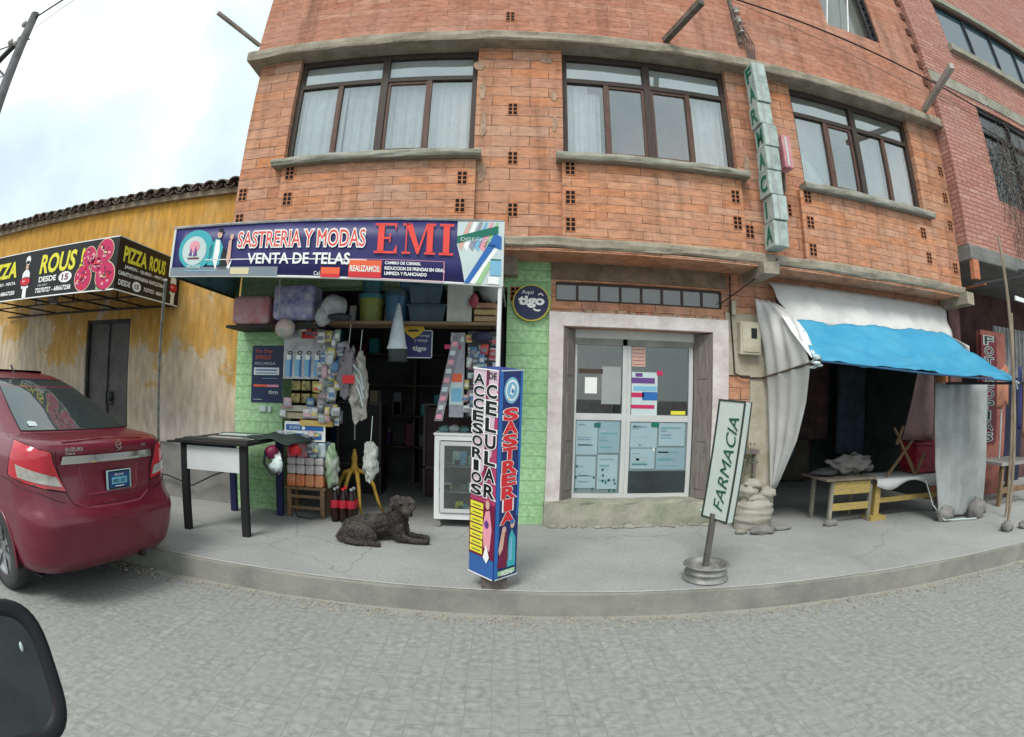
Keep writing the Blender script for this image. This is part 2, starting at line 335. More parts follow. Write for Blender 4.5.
def flat(name, rgb, rough=.45): return mat(name, srgb(*rgb), rough, var=.04, vs=5)
navy = flat('print_navy', (42, 42, 100)); p_white = flat('print_white', (232, 234, 232)); p_red = flat('print_red', (206, 40, 48)); p_orange = flat('print_orange', (226, 96, 60))
p_teal = flat('print_teal', (60, 165, 175)); p_green = flat('print_green', (10, 105, 85)); p_yellow = flat('print_yellow', (222, 214, 66)); p_black = flat('print_black', (18, 22, 26))
p_blue = flat('print_blue', (40, 100, 170)); p_pale = flat('print_pale', (190, 205, 205)); p_pink = flat('print_pink', (222, 150, 165)); p_mag = flat('print_magenta', (190, 40, 90)); p_purple = flat('print_purple', (100, 60, 130))
p_skin = flat('print_skin', (205, 165, 150)); p_wine = flat('print_wine', (110, 25, 60)); p_cream = flat('print_cream', (210, 195, 160)); p_sky = flat('print_lightblue', (120, 175, 205)); p_lime = flat('print_lime', (150, 190, 140))

PV = .175
# ---------------------------------------------------------------- ground
kerb = lambda x: 3.557 - .0486*x
struct(MB().quad((-60, -40, 0), (60, -40, 0), (60, kerb(60), 0), (-60, kerb(-60), 0)).build('road', paver))
struct(MB().quad((-400, -400, -.05), (400, -400, -.05), (400, 400, -.05), (-400, 400, -.05)).build('ground', mat('earth', (.2, .19, .17), .95)))
def strip(y0, y1, z0, z1, x0=-40, x1=40, n=320, amp=0.):
    rows = [[], []]
    for i in range(n+1):
        x = x0+(x1-x0)*i/n
        rows[0].append((x, kerb(x)+y0+amp*noise.noise(Vector((x*3, 0, 3))), z0 + amp*noise.noise(Vector((x*2.3, 7, 0)))))
        rows[1].append((x, kerb(x)+y1+amp*noise.noise(Vector((x*3, 5, 3))), z1 + amp*noise.noise(Vector((x*2.3, 2, 0)))))
    return rows
mb = MB(); rs = [strip(-.03, -.03, -.02, -.02), strip(-.02, 0, .02, PV-.012, amp=.012)]
prof = [(-.030, -.02), (-.022, .06), (-.012, PV-.016), (-.006, PV-.004), (.004, PV), (.03, PV)]
rows = []
for k, (dy, z) in enumerate(prof):
    rows.append([(x/8, kerb(x/8)+dy+.008*noise.noise(Vector((x/5, k*.3, 3))), z+(.005*noise.noise(Vector((x/6, k*.2, 9))) if 0 < k < 4 else 0)) for x in range(-320, 321)])
mb.grid(rows)
struct(mb.build('kerb', kerb_m))
mb = MB(); mb.quad((-40, kerb(-40)+.025, PV-.001), (40, kerb(40)+.025, PV-.001), (40, 12, PV-.001), (-40, 12, PV-.001))
struct(mb.build('sidewalk', walk_m)); random.seed(77)
mb = MB()       # pale arris along the top of the kerb, slightly raised
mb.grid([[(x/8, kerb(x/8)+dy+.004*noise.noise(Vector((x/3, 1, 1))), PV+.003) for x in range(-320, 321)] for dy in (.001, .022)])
struct(mb.build('kerb_edge', mat('pale_edge', (.50, .49, .46), .9, vs=2, col2=(.36, .35, .33))))
mb = MB()       # sandy dust lying along the gutter
rows = [[], []]
for x in range(-240, 241):
    X = x/12; wd = .02+.10*max(0, .4+noise.noise(Vector((X*1.3, 4, 2))))+.03*noise.noise(Vector((X*9, 1, 0)))
    rows[0].append((X, kerb(X)-.028, .006)); rows[1].append((X, kerb(X)-.03-wd, .001))
mb.grid(rows); struct(mb.build('gutter_dust', mat('sandy_dust', (.285, .275, .235), .95, vs=9, col2=(.255, .258, .235), bump=.5, bs=60)))
mb = MB()       # grit swept against the kerb
for i in range(2600):
    x = random.uniform(-5, 8); d = abs(random.gauss(0, .10)); r = random.uniform(.004, .013)*(1 if random.random() > .06 else 1.8)
    mb.ball((x, kerb(x)-.045-d, r*.3), (r*random.uniform(.8, 1.6), r, r*.6), 5, 3)
o = mb.build('gravel', mat('grit', (.34, .31, .25), .95, vs=20, col2=(.2, .19, .17))); o['kind'] = 'stuff'

# ================================================================ main brick building
B = thing('brick_building', 'unplastered orange hollow brick building with three upper windows over the shops', 'building', (0, 5.6, 0))
YG, YU, YW, YS = 5.6, 5.12, 5.22, 5.17
WIN = [(-2.45, -.36), (.56, 2.50), (3.38, 5.40)]
mb = MB().wall(-2.98, 6.03, 3.05, 5.364, YW, YW+.22, [(a, b, 3.98, 5.40) for a, b in WIN])
mb.box(-2.98, -2.76, YW+.22, 9.5, 3.05, 5.31).box(5.81, 6.03, YW+.22, 9.5, 3.05, 5.31)
mb.build('upper_wall', brick, B)
mb = MB().wall(-3.02, 6.02, 5.51, 9.4, 5.10, 5.32, [(4.25, 5.22, 6.58, 7.85)])
mb.box(-3.02, -2.8, 5.32, 9.5, 5.51, 9.4)
mb.build('upper_wall', brick_top, B)
for a, b in ((-2.42, -.33), (.54, 2.50), (3.26, 5.46)):
    MB().box(a, b, YS-.01, YW-.002, 3.052, 3.875).build('spandrel', brick_thin, B)
mb = MB()
def rough_slab(mb, x0, x1, y0, y1, z0, z1, n=90, amp=.012):
    pr = [(y1, z0), (y0+.01, z0), (y0, z0+.02), (y0-.004, (z0+z1)/2), (y0, z1-.02), (y0+.01, z1), (y1, z1)]
    rows = []
    for k, (y, z) in enumerate(pr):
        rows.append([(x0+(x1-x0)*i/n, y+(amp*noise.noise(Vector((i*.35, k*.8, x0))) if 0 < k < 6 else 0), z+(amp*1.3*noise.noise(Vector((i*.28, k*.3, 4+z0))) if 0 < k < 6 else 0)) for i in range(n+1)])
    mb.grid(rows)
    for i in (0, n): mb.add([r[i] for r in rows], [tuple(range(len(rows)))])
rough_slab(mb, -3.0, 6.0, YU, 5.9, 2.935, 3.045)
mb.build('floor_slab', beam_conc, B)
mb = MB(); rough_slab(mb, -3.12, 6.05, 5.03, 5.5, 5.365, 5.50, amp=.012); mb.build('concrete_beam', beam_conc, B)
MB().box(-2.9, 5.9, YU+.02, 5.6, 2.90, 2.932).build('soffit_brick', brick, B)
MB().box(-2.7, 5.8, 5.9, 9.4, 2.94, 3.04).build('floor_slab', beam_conc, B)
MB().box(-2.9, 5.9, 5.45, 9.4, 5.32, 5.48).build('ceiling_slab', beam_conc, B)
MB().box(-3.0, 6.0, 5.1, 9.5, 9.402, 9.5).build('roof', beam_conc, B)
# ground floor
opn = [(-2.38, .02, 0, 2.62), (.60, 2.22, 0, 2.22), (.52, 2.37, 2.49, 2.70), (3.06, 5.99, 0, 2.8)]
MB().wall(.47, 6.03, .1, 2.9, YG, YG+.25, opn).build('ground_wall', brick, B)
MB().wall(-2.98, .47, .1, 2.9, YG-.004, YG+.25, opn[:1]).build('green_wall', brick_green, B)
mb = MB(); rough_slab(mb, -.02, .12, 5.40, 5.6, 2.72, 2.92, n=6); mb.build('concrete_corbel', beam_conc, B)
mb = MB().box(2.40, 2.96, YG-.018, YG, 1.78, 2.46).box(2.70, 3.07, YG-.03, YG, .17, 1.78).box(2.52, 2.70, YG-.014, YG, .17, .9)
mb.build('plaster_patch', plaster, B)
mb = MB()      # tubular projecting bit of beam above the garage
mb.box(2.62, 2.80, 5.0, 5.58, 2.80, 2.93); mb.rough_edge(.02, 5); mb.build('concrete_corbel', beam_conc, B)
mb = MB().box(5.86, 6.02, 4.98, 5.58, 2.78, 2.94); mb.rough_edge(.02, 5); mb.build('concrete_corbel', beam_conc, B)
# rooms
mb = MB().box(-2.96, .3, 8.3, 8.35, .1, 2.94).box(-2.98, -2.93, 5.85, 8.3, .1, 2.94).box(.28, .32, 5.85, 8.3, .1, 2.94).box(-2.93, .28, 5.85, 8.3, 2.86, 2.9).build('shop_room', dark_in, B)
mb = MB().box(.5, 2.64, 7.4, 7.45, .1, 2.93).box(.46, .5, 5.86, 7.4, .1, 2.93).box(2.62, 2.66, 5.86, 7.4, .1, 2.93).build('pharmacy_room', mat('pharmacy_wall', (.32, .31, .29), .9), B)
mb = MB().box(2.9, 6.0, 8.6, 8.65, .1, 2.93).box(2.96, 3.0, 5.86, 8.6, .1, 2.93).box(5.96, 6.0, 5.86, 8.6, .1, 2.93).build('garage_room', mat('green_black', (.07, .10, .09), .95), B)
MB().box(-2.7, 5.8, 7.2, 7.25, 3.06, 5.3).build('upper_room', dim_in, B)
MB().box(4.0, 5.6, 6.0, 6.05, 6.2, 8.2).build('upper_room', dim_in, B)
# hollow brick ends
def hollow(cx, cz, y, w=.105, h=.155):
    f = MB().box(cx-w/2, cx+w/2, y-.006, y+.004, cz-h/2, cz+h/2).build('hollow_brick', brick_end, B)
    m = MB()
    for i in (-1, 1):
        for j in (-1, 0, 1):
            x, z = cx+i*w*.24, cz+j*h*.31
            m.box(x-.018, x+.018, y-.0085, y-.005, z-.018, z+.018)  # raised near-black squares, the shade inside the holes put into colour
    m.build('hole_shade', void, f)
brick_end = mat('brick_end', (.50, .20, .10), .9, vs=10, col2=(.38, .14, .07))
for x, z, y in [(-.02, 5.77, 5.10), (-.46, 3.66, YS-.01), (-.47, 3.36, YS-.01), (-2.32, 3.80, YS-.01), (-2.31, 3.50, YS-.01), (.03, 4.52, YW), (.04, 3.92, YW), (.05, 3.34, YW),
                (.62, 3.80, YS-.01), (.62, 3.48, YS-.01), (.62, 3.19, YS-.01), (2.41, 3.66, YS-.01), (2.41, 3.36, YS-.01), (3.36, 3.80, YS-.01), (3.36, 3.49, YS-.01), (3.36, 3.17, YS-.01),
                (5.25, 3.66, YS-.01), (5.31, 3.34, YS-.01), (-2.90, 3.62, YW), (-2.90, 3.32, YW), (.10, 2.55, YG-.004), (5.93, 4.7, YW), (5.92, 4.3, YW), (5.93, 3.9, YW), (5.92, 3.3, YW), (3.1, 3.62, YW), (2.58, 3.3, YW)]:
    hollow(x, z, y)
for i in range(9):
    z = 5.75+i*.32; MB().box(5.94, 6.015, 5.075, 5.10, z, z+.13).build('toothed_brick', mat('tooth_dark', (.16, .06, .04), .95), B)
mb = MB()
for x, z, w, h in ((-.30, 4.75, .06, .22), (-.27, 4.3, .05, .3), (-.28, 3.75, .07, .2), (.47, 4.72, .05, .14), (.47, 4.35, .04, .2), (-.34, 5.1, .10, .12), (.40, 5.2, .1, .07), (2.62, 4.1, .06, .2)):
    k_ = [(x+w*.6*math.cos(a)*(1+.5*noise.noise(Vector((a, x*9, z*7)))), z+h*.55*math.sin(a)*(1+.5*noise.noise(Vector((a*1.3, x*5, z*3))))) for a in [2*PI*q/16 for q in range(16)]]
    MB().prism(k_, YW-.008, YW+.002).build('mortar_patch', mat('mortar_smear', (.46, .31, .22), .95, vs=12), B)

def ripple(x0, x1, z0, z1, y, n=40, amp=.02, freq=40, seed=0, lx=None, rx=None, m=8):
    rows = []
    for j in range(m+1):
        t = j/m; z = z1+(z0-z1)*t; a = x0 if lx is None else x0+(lx-x0)*t; b = x1 if rx is None else x1+(rx-x1)*t
        rows.append([(a+(b-a)*i/n, y+amp*math.sin(i/n*(x1-x0)*freq+seed+.8*math.sin(i*.3+seed))*(.5+.5*t)+.01*noise.noise(Vector((i*.2, j*.3, seed))), z) for i in range(n+1)])
    return MB().grid(rows)
def window(x0, x1, panes, curtains, opened=None):
    z0, z1, y = 4.0, 5.36, 5.30; xm = (x0+x1)/2; zt = 4.985
    mb = MB().box(x0, x0+.06, y, y+.07, z0, z1).box(x1-.06, x1, y, y+.07, z0, z1).box(x0+.06, x1-.06, y, y+.07, z1-.07, z1).box(x0+.06, x1-.06, y, y+.07, z0, z0+.05)
    mb.box(x0+.06, x1-.06, y-.01, y+.06, zt-.025, zt+.03).box(xm-.04, xm+.04, y-.014, y+.065, z0+.05, z1-.07)
    f = mb.build('window', brown, B)
    xs = [x0+.06, (x0+.06+xm-.04)/2, xm-.04]; xs2 = [xm+.04, (xm+.04+x1-.06)/2, x1-.06]
    for a, c, b in (xs, xs2): MB().box(c-.028, c+.028, y-.006, y+.055, z0+.05, zt-.025).build('mullion', red_brown, f)
    mb = MB()
    for a, b in panes:   # inner sashes
        for q in ((a, a+.03), (b-.03, b)): mb.box(q[0], q[1], y+.005, y+.045, z0+.05, zt-.025)
        mb.box(a+.03, b-.03, y+.005, y+.045, z0+.05, z0+.085).box(a+.03, b-.03, y+.005, y+.045, zt-.06, zt-.025)
    if panes: mb.build('sash', red_brown, f)
    for a, b in ((xs[0], xs[1]-.028), (xs[1]+.028, xs[2]), (xs2[0], xs2[1]-.028), (xs2[1]+.028, xs2[2])):
        MB().box(a, b, y+.024, y+.028, z0+.05, zt-.025).build('glass_pane', win_glass, f)
    for a, b in ((x0+.06, xm-.04), (xm+.04, x1-.06)):
        MB().box(a, b, y+.024, y+.028, zt+.03, z1-.07).build('glass_pane', win_glass, f)
        MB().box(a, b, y+.05, y+.058, zt-.02, z1-.08).build('pelmet', pale_board, f)
    for k, c in enumerate(curtains): ripple(*c, y+.11+.01*k, n=70, amp=.030, freq=46+9*k, seed=k*1.7).build('curtain', curtain_m, f, smooth=True)
    MB_ = MB(); rough_slab(MB_, x0-.08, x1+.08, 5.06, 5.28, 3.88, 3.955, n=30, amp=.012); MB_.build('window_sill', concrete, f)
    return f
window(*WIN[0], [(-1.36, -.90)], [(-2.38, -1.85, 4.03, 5.2), (-1.84, -1.42, 4.03, 5.2, ), (-1.38, -.42, 4.03, 5.2)])
window(*WIN[1], [(1.06, 1.49), (1.57, 2.03)], [(.62, .86, 4.03, 5.2, 5.3)[:4], (.66, 1.0, 4.03, 4.9), (2.05, 2.44, 4.03, 5.2), (1.9, 2.1, 4.03, 4.6)][:3])
window(*WIN[2], [(3.92, 4.32)], [(3.46, 3.92, 4.03, 5.2), (4.42, 4.88, 4.03, 5.2), (4.9, 5.34, 4.03, 5.2)])
MB().box(1.1, 1.42, 5.50, 5.53, 4.03, 4.16).build('paper_box', p_white, B)
# upper right window opening with reed poles and brick jamb
mb = MB().box(4.25, 5.22, 5.30, 5.315, 6.58, 7.85); mb.build('glass_pane', glass('milky_glass', (.7, .75, .75), .12, opaque=.5, oc=(.35, .38, .34)), B)
mb = MB(); mb.tube([(4.3, 5.2, 6.60), (4.55, 5.16, 7.5)], .012, 6).tube([(4.68, 5.2, 6.60), (4.95, 5.16, 7.6)], .012, 6)
mb.build('reed_pole', p_white, B)
mb = MB().box(5.08, 5.12, 5.14, 5.2, 6.6, 7.8).box(5.18, 5.215, 5.13, 5.2, 6.6, 7.8)
for i in range(9): mb.box(5.12, 5.18, 5.15, 5.19, 6.66+i*.13, 6.69+i*.13)
mb.build('window_frame', metal_dk, B)

# pharmacy entrance
mb = MB().wall(.45, 2.42, .24, 2.37, 5.545, 5.598, [(.60, 2.23, 0, 2.23)]); mb.rough_edge(.006, 9)
mb.build('door_surround', white_plaster, B)
mb = MB().box(.585, .60, 5.548, 5.85, .42, 2.23).box(2.23, 2.245, 5.548, 5.85, .42, 2.23).box(.60, 2.23, 5.55, 5.85, 2.225, 2.24); mb.build('door_lining', white_plaster, B)
mb = MB()
for i in range(2): pass
mb = MB(); rough_slab(mb, .44, 2.46, 5.47, 5.9, .10, .43, n=30, amp=.03); mb.build('door_step', mat('step_stone', (.34, .32, .27), .95, vs=5, col2=(.22, .24, .17), bump=1, bs=15), B)
mb = MB()       # pale cement toe and debris at the wall foot
for i in range(40):
    x = random.uniform(.4, 2.7); mb.ball((x, 5.45-abs(random.gauss(0, .03)), PV+.01), (random.uniform(.02, .07), .03, random.uniform(.01, .03)), 7, 4, .6, i)
o = mb.build('rubble', concrete, B); o['kind'] = 'stuff'
mb = MB().box(.60, 2.23, 5.74, 5.80, 2.13, 2.225).box(.72, .77, 5.745, 5.785, .43, 2.13).box(2.02, 2.07, 5.745, 5.785, .43, 2.13)
mb.box(.77, 2.02, 5.745, 5.785, .43, .475).box(1.265, 1.315, 5.742, 5.782, .475, 2.13).box(1.318, 1.36, 5.748, 5.788, .475, 2.13).box(.77, 1.265, 5.747, 5.783, 1.265, 1.335).box(1.36, 2.02, 5.747, 5.783, 1.255, 1.325)
df = mb.build('door_frame', white_al, B)
mb = MB().box(.60, 2.23, 5.742, 5.79, 2.06, 2.13); mb.build('door_head', mat('grey_head', (.3, .29, .27), .7), df)
lower = glass('frosted_glass', (.5, .6, .6), .10, .15, opaque=.75, oc=(.20, .28, .285))
for a, b, z0, z1, g in ((.77, 1.265, 1.335, 2.06, shop_glass), (1.36, 2.02, 1.325, 2.06, shop_glass), (.77, 1.265, .475, 1.265, lower), (1.36, 2.02, .72, 1.255, lower)):
    MB().box(a, b, 5.762, 5.767, z0, z1).build('glass_pane', g, df)
MB().box(1.36, 2.02, 5.758, 5.770, .475, .72).build('kick_panel', mat('kick', (.035, .05, .055), .5), df)
F = Face((.77, 5.758, .475), (1, 0, 0), (0, 0, 1))
pg = flat('print_greengrey', (105, 150, 150)); pdg = flat('print_deepgreen', (30, 95, 90)); pgw = flat('print_greywhite', (150, 170, 172))
for i in range(14): F.disc(pdg, random.uniform(.02, .46), random.uniform(.03, .3), .012, .016, 1, 8)
for i in range(5):
    a, c = .62+random.uniform(0, .26), random.choice([.36, .52, .72]); F.rect(pdg, a, c, a+random.uniform(.01, .04), c+random.uniform(.01, .03), 1)
F.rect(pdg, .20, .71, .27, .76, 1).rect(p_green, .83, .72, .92, .77, 1).rect(p_white, .86, .46, .875, .50, 2)
F.build(df, 'print')
# posters and goods in the pharmacy door glass
F = Face((.77, 5.758, .475), (1, 0, 0), (0, 0, 1)); random.seed(21)
sheet_a, sheet_b = flat('sheet_a', (148, 172, 180)), flat('sheet_b', (130, 156, 166))
for a0, a1, z0, z1 in ((.01, .24, .42, .78), (.25, .48, .44, .78), (.02, .23, .06, .40), (.25, .47, .05, .42), (.60, .90, .50, .77), (.92, 1.22, .52, .77), (.61, .88, .27, .49), (.90, 1.23, .26, .50)):
    F.rect(random.choice([sheet_a, sheet_b]), a0, z0, a1, z1, 0)
    for q in range(5): zz = random.uniform(z0+.03, z1-.03); F.rect(random.choice([flat('teal_dim', (95, 150, 152)), pg, pgw, flat('blue_dim', (110, 138, 158))]), a0+.02, zz, random.uniform(a0+.08, a1-.02), zz+random.uniform(.006, .02), 1)
    F.build(df, 'poster')
F = Face((.77, 5.7605, 1.335), (1, 0, 0), (0, 0, 1))
F.rect(flat('paper_grey', (150, 155, 155)), .27, .10, .48, .50).rect(flat('shelf_grey', (110, 112, 108)), .07, .19, .26, .40, 0).rect(p_white, .09, .21, .22, .38, 1).rect(flat('dim_brown', (70, 55, 45)), .02, .42, .28, .47, 0)
F.rect(p_skin, .60, .51, .75, .72, 0)
for i in range(5): F.rect(p_wine, .61, .53+i*.04, .74, .535+i*.04, 1)
F.rect(p_pale, .60, -.02, .89, .45, 0).rect(p_purple, .60, .33, .86, .39, 1).rect(p_mag, .60, .18, .74, .23, 1).rect(p_blue, .72, .15, .89, .24, 1).rect(p_mag, .60, .06, .86, .10, 1).rect(p_sky, .62, .25, .88, .30, 1).rect(p_purple, .64, .40, .72, .44, 1)
F.rect(p_yellow, 1.05, .0, 1.22, .04, 1).rect(p_mag, .88, .42, .95, .47, 1)
F.build(df, 'poster')
mb = MB().box(.7, 1.2, 6.6, 6.9, .3, 1.5).box(1.4, 2.2, 6.9, 7.1, .3, 2.0); mb.build('shop_cabinet', mat('cab_beige', (.5, .48, .44), .6), B)
# folding wooden shutters
for x0, y0, x1, y1 in ((.605, 5.56, .735, 5.735), (2.225, 5.56, 2.085, 5.735)):
    a, b = Vector((x0, y0, 0)), Vector((x1, y1, 0)); d = b-a; ang = math.atan2(d.y, d.x); c = (a+b)/2
    mb = MB(); mb.obox((c.x, c.y, 1.32), d.length, .03, 1.78, ang); o = mb.build('shutter_leaf', grey_wood, B)
    mb = MB()
    for z, h in ((.72, .38), (1.3, .5), (1.9, .35)): mb.obox((c.x, c.y-.002, z), d.length*.55, .042, h, ang)
    mb.build('raised_panel', grey_wood, o, bevel=.006)
# transom of glass blocks
mb = MB().box(.52, 2.37, 5.64, 5.66, 2.49, 2.515).box(.52, 2.37, 5.64, 5.66, 2.675, 2.70)
for i in range(9):
    x = .52+1.85*i/8; mb.box(max(.52, x-.012), min(2.37, x+.012), 5.638, 5.662, 2.515, 2.675)
tr = mb.build('transom_window', brown, B)
for i in range(8):
    x = .52+1.85*i/8; MB().box(x+.012, x+.219, 5.652, 5.656, 2.515, 2.675).build('glass_pane', glass('dusty_glass', (.3, .33, .33), .10, .2, opaque=.7, oc=(.13, .14, .13)), tr)
MB().box(.47, 2.42, YG-.02, YG, 2.72, 2.9).build('lintel', mat('lintel_brown', (.24, .17, .12), .9, vs=5), B)
mb = MB()
for i in range(16):
    x = .5+i*.12; mb.obox((x, YG-.008, 2.385), random.uniform(.05, .12), .02, random.uniform(.02, .05))
mb.rough_edge(.015, 12); o = mb.build('mortar_crumbs', MATS['mortar_smear'], B); o['kind'] = 'stuff'

# pipes jutting from the storey
mb = MB().beam((1.76, 5.10, 5.60), (1.96, 4.30, 5.62), .07, .07); mb.build('pipe', rust, B)
mb = MB().beam((-3.04, 5.12, 5.64), (-3.27, 4.33, 5.66), .04, .04); mb.build('pipe', mat('pale_pipe', (.45, .42, .38), .7), B)
mb = MB().beam((5.75, 5.10, 5.58), (5.34, 3.95, 5.60), .075, .075); mb.build('pipe', mat('pale_pipe', (.45, .42, .38), .7), B)

# ================================================================ yellow house
Y = thing('yellow_house', 'old ochre adobe house with flaking paint and a barrel tile eave', 'building', (-6, 5.75, 0))
m = bpy.data.materials.new('flaking_ochre'); m.use_nodes = True; t = m.node_tree; b = t.nodes['Principled BSDF']; b.inputs['Roughness'].default_value = .92
tcn = t.nodes.new('ShaderNodeTexCoord'); sp = t.nodes.new('ShaderNodeSeparateXYZ'); t.links.new(tcn.outputs['Object'], sp.inputs[0])
n1 = t.nodes.new('ShaderNodeTexNoise'); n1.inputs['Scale'].default_value = .9; n1.inputs['Detail'].default_value = 10; n1.inputs['Roughness'].default_value = .70
mp = t.nodes.new('ShaderNodeMapping'); mp.inputs['Scale'].default_value = (1, 1, .8); t.links.new(tcn.outputs['Object'], mp.inputs[0]); t.links.new(mp.outputs[0], n1.inputs['Vector'])
# worn mask = noise + distance below the band where the paint survives
a1 = t.nodes.new('ShaderNodeMath'); a1.operation = 'MULTIPLY_ADD'; t.links.new(sp.outputs[2], a1.inputs[0]); a1.inputs[1].default_value = -.13; a1.inputs[2].default_value = .26
a2 = t.nodes.new('ShaderNodeMath'); a2.operation = 'ADD'; t.links.new(a1.outputs[0], a2.inputs[0]); t.links.new(n1.outputs['Fac'], a2.inputs[1])
rp = t.nodes.new('ShaderNodeValToRGB'); E_ = rp.color_ramp.elements
E_[0].position = .34; E_[0].color = (.56, .29, .05, 1); E_[1].position = .70; E_[1].color = (.60, .52, .45, 1)
for p_, c_ in ((.455, (.54, .33, .11, 1)), (.475, (.55, .44, .30, 1)), (.60, (.50, .41, .32, 1))):
    q = E_.new(p_); q.color = c_
t.links.new(a2.outputs[0], rp.inputs[0])
n3 = t.nodes.new('ShaderNodeTexNoise'); n3.inputs['Scale'].default_value = 6; n3.inputs['Detail'].default_value = 8
mp3 = t.nodes.new('ShaderNodeMapping'); mp3.inputs['Scale'].default_value = (2.2, 1, .55); t.links.new(tcn.outputs['Object'], mp3.inputs[0]); t.links.new(mp3.outputs[0], n3.inputs['Vector'])
r3 = t.nodes.new('ShaderNodeMapRange'); r3.inputs[1].default_value = .35; r3.inputs[2].default_value = .7; r3.inputs[3].default_value = .72; r3.inputs[4].default_value = 1.12; t.links.new(n3.outputs['Fac'], r3.inputs[0])
mu = t.nodes.new('ShaderNodeMix'); mu.data_type = 'RGBA'; mu.blend_type = 'MULTIPLY'; mu.inputs[0].default_value = 1; t.links.new(rp.outputs[0], mu.inputs[6]); t.links.new(r3.outputs[0], mu.inputs[7])
t.links.new(mu.outputs[2], b.inputs['Base Color'])
bp = t.nodes.new('ShaderNodeBump'); bp.inputs['Strength'].default_value = .5; bp.inputs['Distance'].default_value = .02; t.links.new(n3.outputs['Fac'], bp.inputs['Height']); t.links.new(bp.outputs[0], b.inputs['Normal'])
ochre = m
MB().wall(-11, -2.985, .1, 3.93, 5.75, 6.1, [(-5.62, -4.76, 0, 2.36)]).build('wall', ochre, Y)
mb = MB(); rough_slab(mb, -11, -5.63, 5.70, 5.748, .1, .84, n=40, amp=.01); mb.build('plinth', mat('plinth_grey', (.27, .265, .25), .95, vs=3, col2=(.2, .195, .185), bump=.6, bs=20), Y)
mb = MB(); rough_slab(mb, -4.75, -2.99, 5.70, 5.748, .1, .84, n=30, amp=.01); mb.build('plinth', MATS['plinth_grey'], Y)
mb = MB().box(-5.60, -4.78, 5.82, 5.86, .1, 2.34); d = mb.build('door', mat('grey_steel_door', (.105, .095, .088), .55, vs=3), Y)
mb = MB().box(-5.62, -5.58, 5.78, 5.82, .1, 2.36).box(-4.80, -4.76, 5.78, 5.82, .1, 2.36).box(-5.58, -4.80, 5.78, 5.82, 2.31, 2.36).box(-5.205, -5.185, 5.80, 5.82, .1, 2.31); mb.build('frame', metal_dk, d)
MB().ball((-5.12, 5.79, 1.35), (.05, .03, .06), 8, 6).box(-5.22, -5.08, 5.80, 5.815, 1.25, 1.42).build('handle', mat('lock', (.02, .02, .02), .5), d)
tile = mat('clay_tile', (.17, .13, .10), .9, vs=8, col2=(.09, .075, .065), bump=.6, bs=30)
mb = MB()
for i in range(42):
    x = -2.97-.19*(i+.5); zz = 3.95+.02*noise.noise(Vector((i*.7, 0, 0))); r = .095
    for k, yy in enumerate((5.60, 5.98)):
        rows = []
        for j in range(9):
            a = PI*j/8; rows.append([(x+r*math.cos(a), yy-.02*math.sin(i), zz+k*.1+r*math.sin(a)*.8), (x+r*.85*math.cos(a), yy+.42, zz+k*.1+.13+r*.85*math.sin(a)*.8)])
        mb.grid(rows)
    rows = []
    for j in range(7):
        a = PI+PI*j/6; rows.append([(x+.095+.08*math.cos(a), 5.63, zz+.03+.06*math.sin(a)), (x+.095+.08*math.cos(a), 6.05, zz+.16+.06*math.sin(a))])
    mb.grid(rows)
mb.ball((-3.02, 5.62, 4.10), (.10, .09, .09), 10, 8, .4, 3)
mb.build('roof', tile, Y, smooth=False, solid=.014)
MB().box(-11, -2.985, 5.99, 9, 4.0, 4.06).build('roof', tile, Y)
MB().box(-11, -2.985, 5.68, 5.75, 3.86, 3.935).build('eave', mat('eave_mud', (.28, .22, .16), .95), Y)

# ================================================================ neighbouring brick building
NB = thing('tall_brick_building', 'tall pinkish fine brick building with jutting upper floors beside the blue awning', 'building', (9, 5.6, 0))
MB().wall(6.035, 13, 3.62, 10.5, 5.0, 5.25, [(6.9, 12, 7.15, 8.15), (7.08, 12, 4.45, 6.06)]).build('upper_wall', brick_nb, NB)
MB().box(6.035, 6.25, 5.25, 9, 3.62, 10.5).build('upper_wall', brick_nb, NB)
mb = MB(); rough_slab(mb, 6.036, 13, 4.97, 6.8, 3.41, 3.618, n=40, amp=.006); mb.build('floor_slab', mat('slab_grey', (.20, .20, .19), .9, vs=4, col2=(.13, .13, .125)), NB)
MB().box(6.04, 13, 4.982, 4.998, 6.16, 6.36).build('concrete_band', concrete, NB)
MB().box(6.85, 12.1, 4.90, 5.0, 7.02, 7.145).build('window_sill', concrete, NB)
MB().box(6.85, 12.1, 4.93, 5.0, 8.16, 8.28).build('lintel', concrete, NB)
MB().box(6.2, 13, 4.9, 5.0, 10.5, 10.62).build('roof', concrete, NB)
bg_ = glass('blue_glass', (.25, .33, .38), .16, .03, opaque=.75, oc=(.07, .13, .17))
w = MB().box(6.9, 6.95, 5.04, 5.12, 7.15, 8.15).box(6.95, 12, 5.04, 5.12, 8.09, 8.15).box(6.95, 12, 5.04, 5.12, 7.15, 7.2)
for i in range(5): w.box(7.7+i*.8, 7.74+i*.8, 5.04, 5.12, 7.2, 8.09)
w = w.build('window', metal_dk, NB)
for i in range(6): MB().box(6.96+i*.8 if i else 6.95, 7.70+i*.8, 5.08, 5.085, 7.2, 8.09).build('glass_pane', bg_, w)
w = MB().box(7.08, 7.14, 5.04, 5.12, 4.45, 6.06).box(7.14, 12, 5.04, 5.12, 5.98, 6.06).box(7.14, 12, 5.04, 5.12, 5.6, 5.64)
for i in range(5): w.box(8.0+i*.9, 8.05+i*.9, 5.04, 5.12, 4.45, 5.98)
w = w.build('window', metal_dk, NB)
MB().box(7.14, 12, 5.09, 5.095, 4.45, 5.98).build('glass_pane', glass('dark_glass', (.2, .22, .22), .08, .05, opaque=.8, oc=(.05, .06, .06)), w)
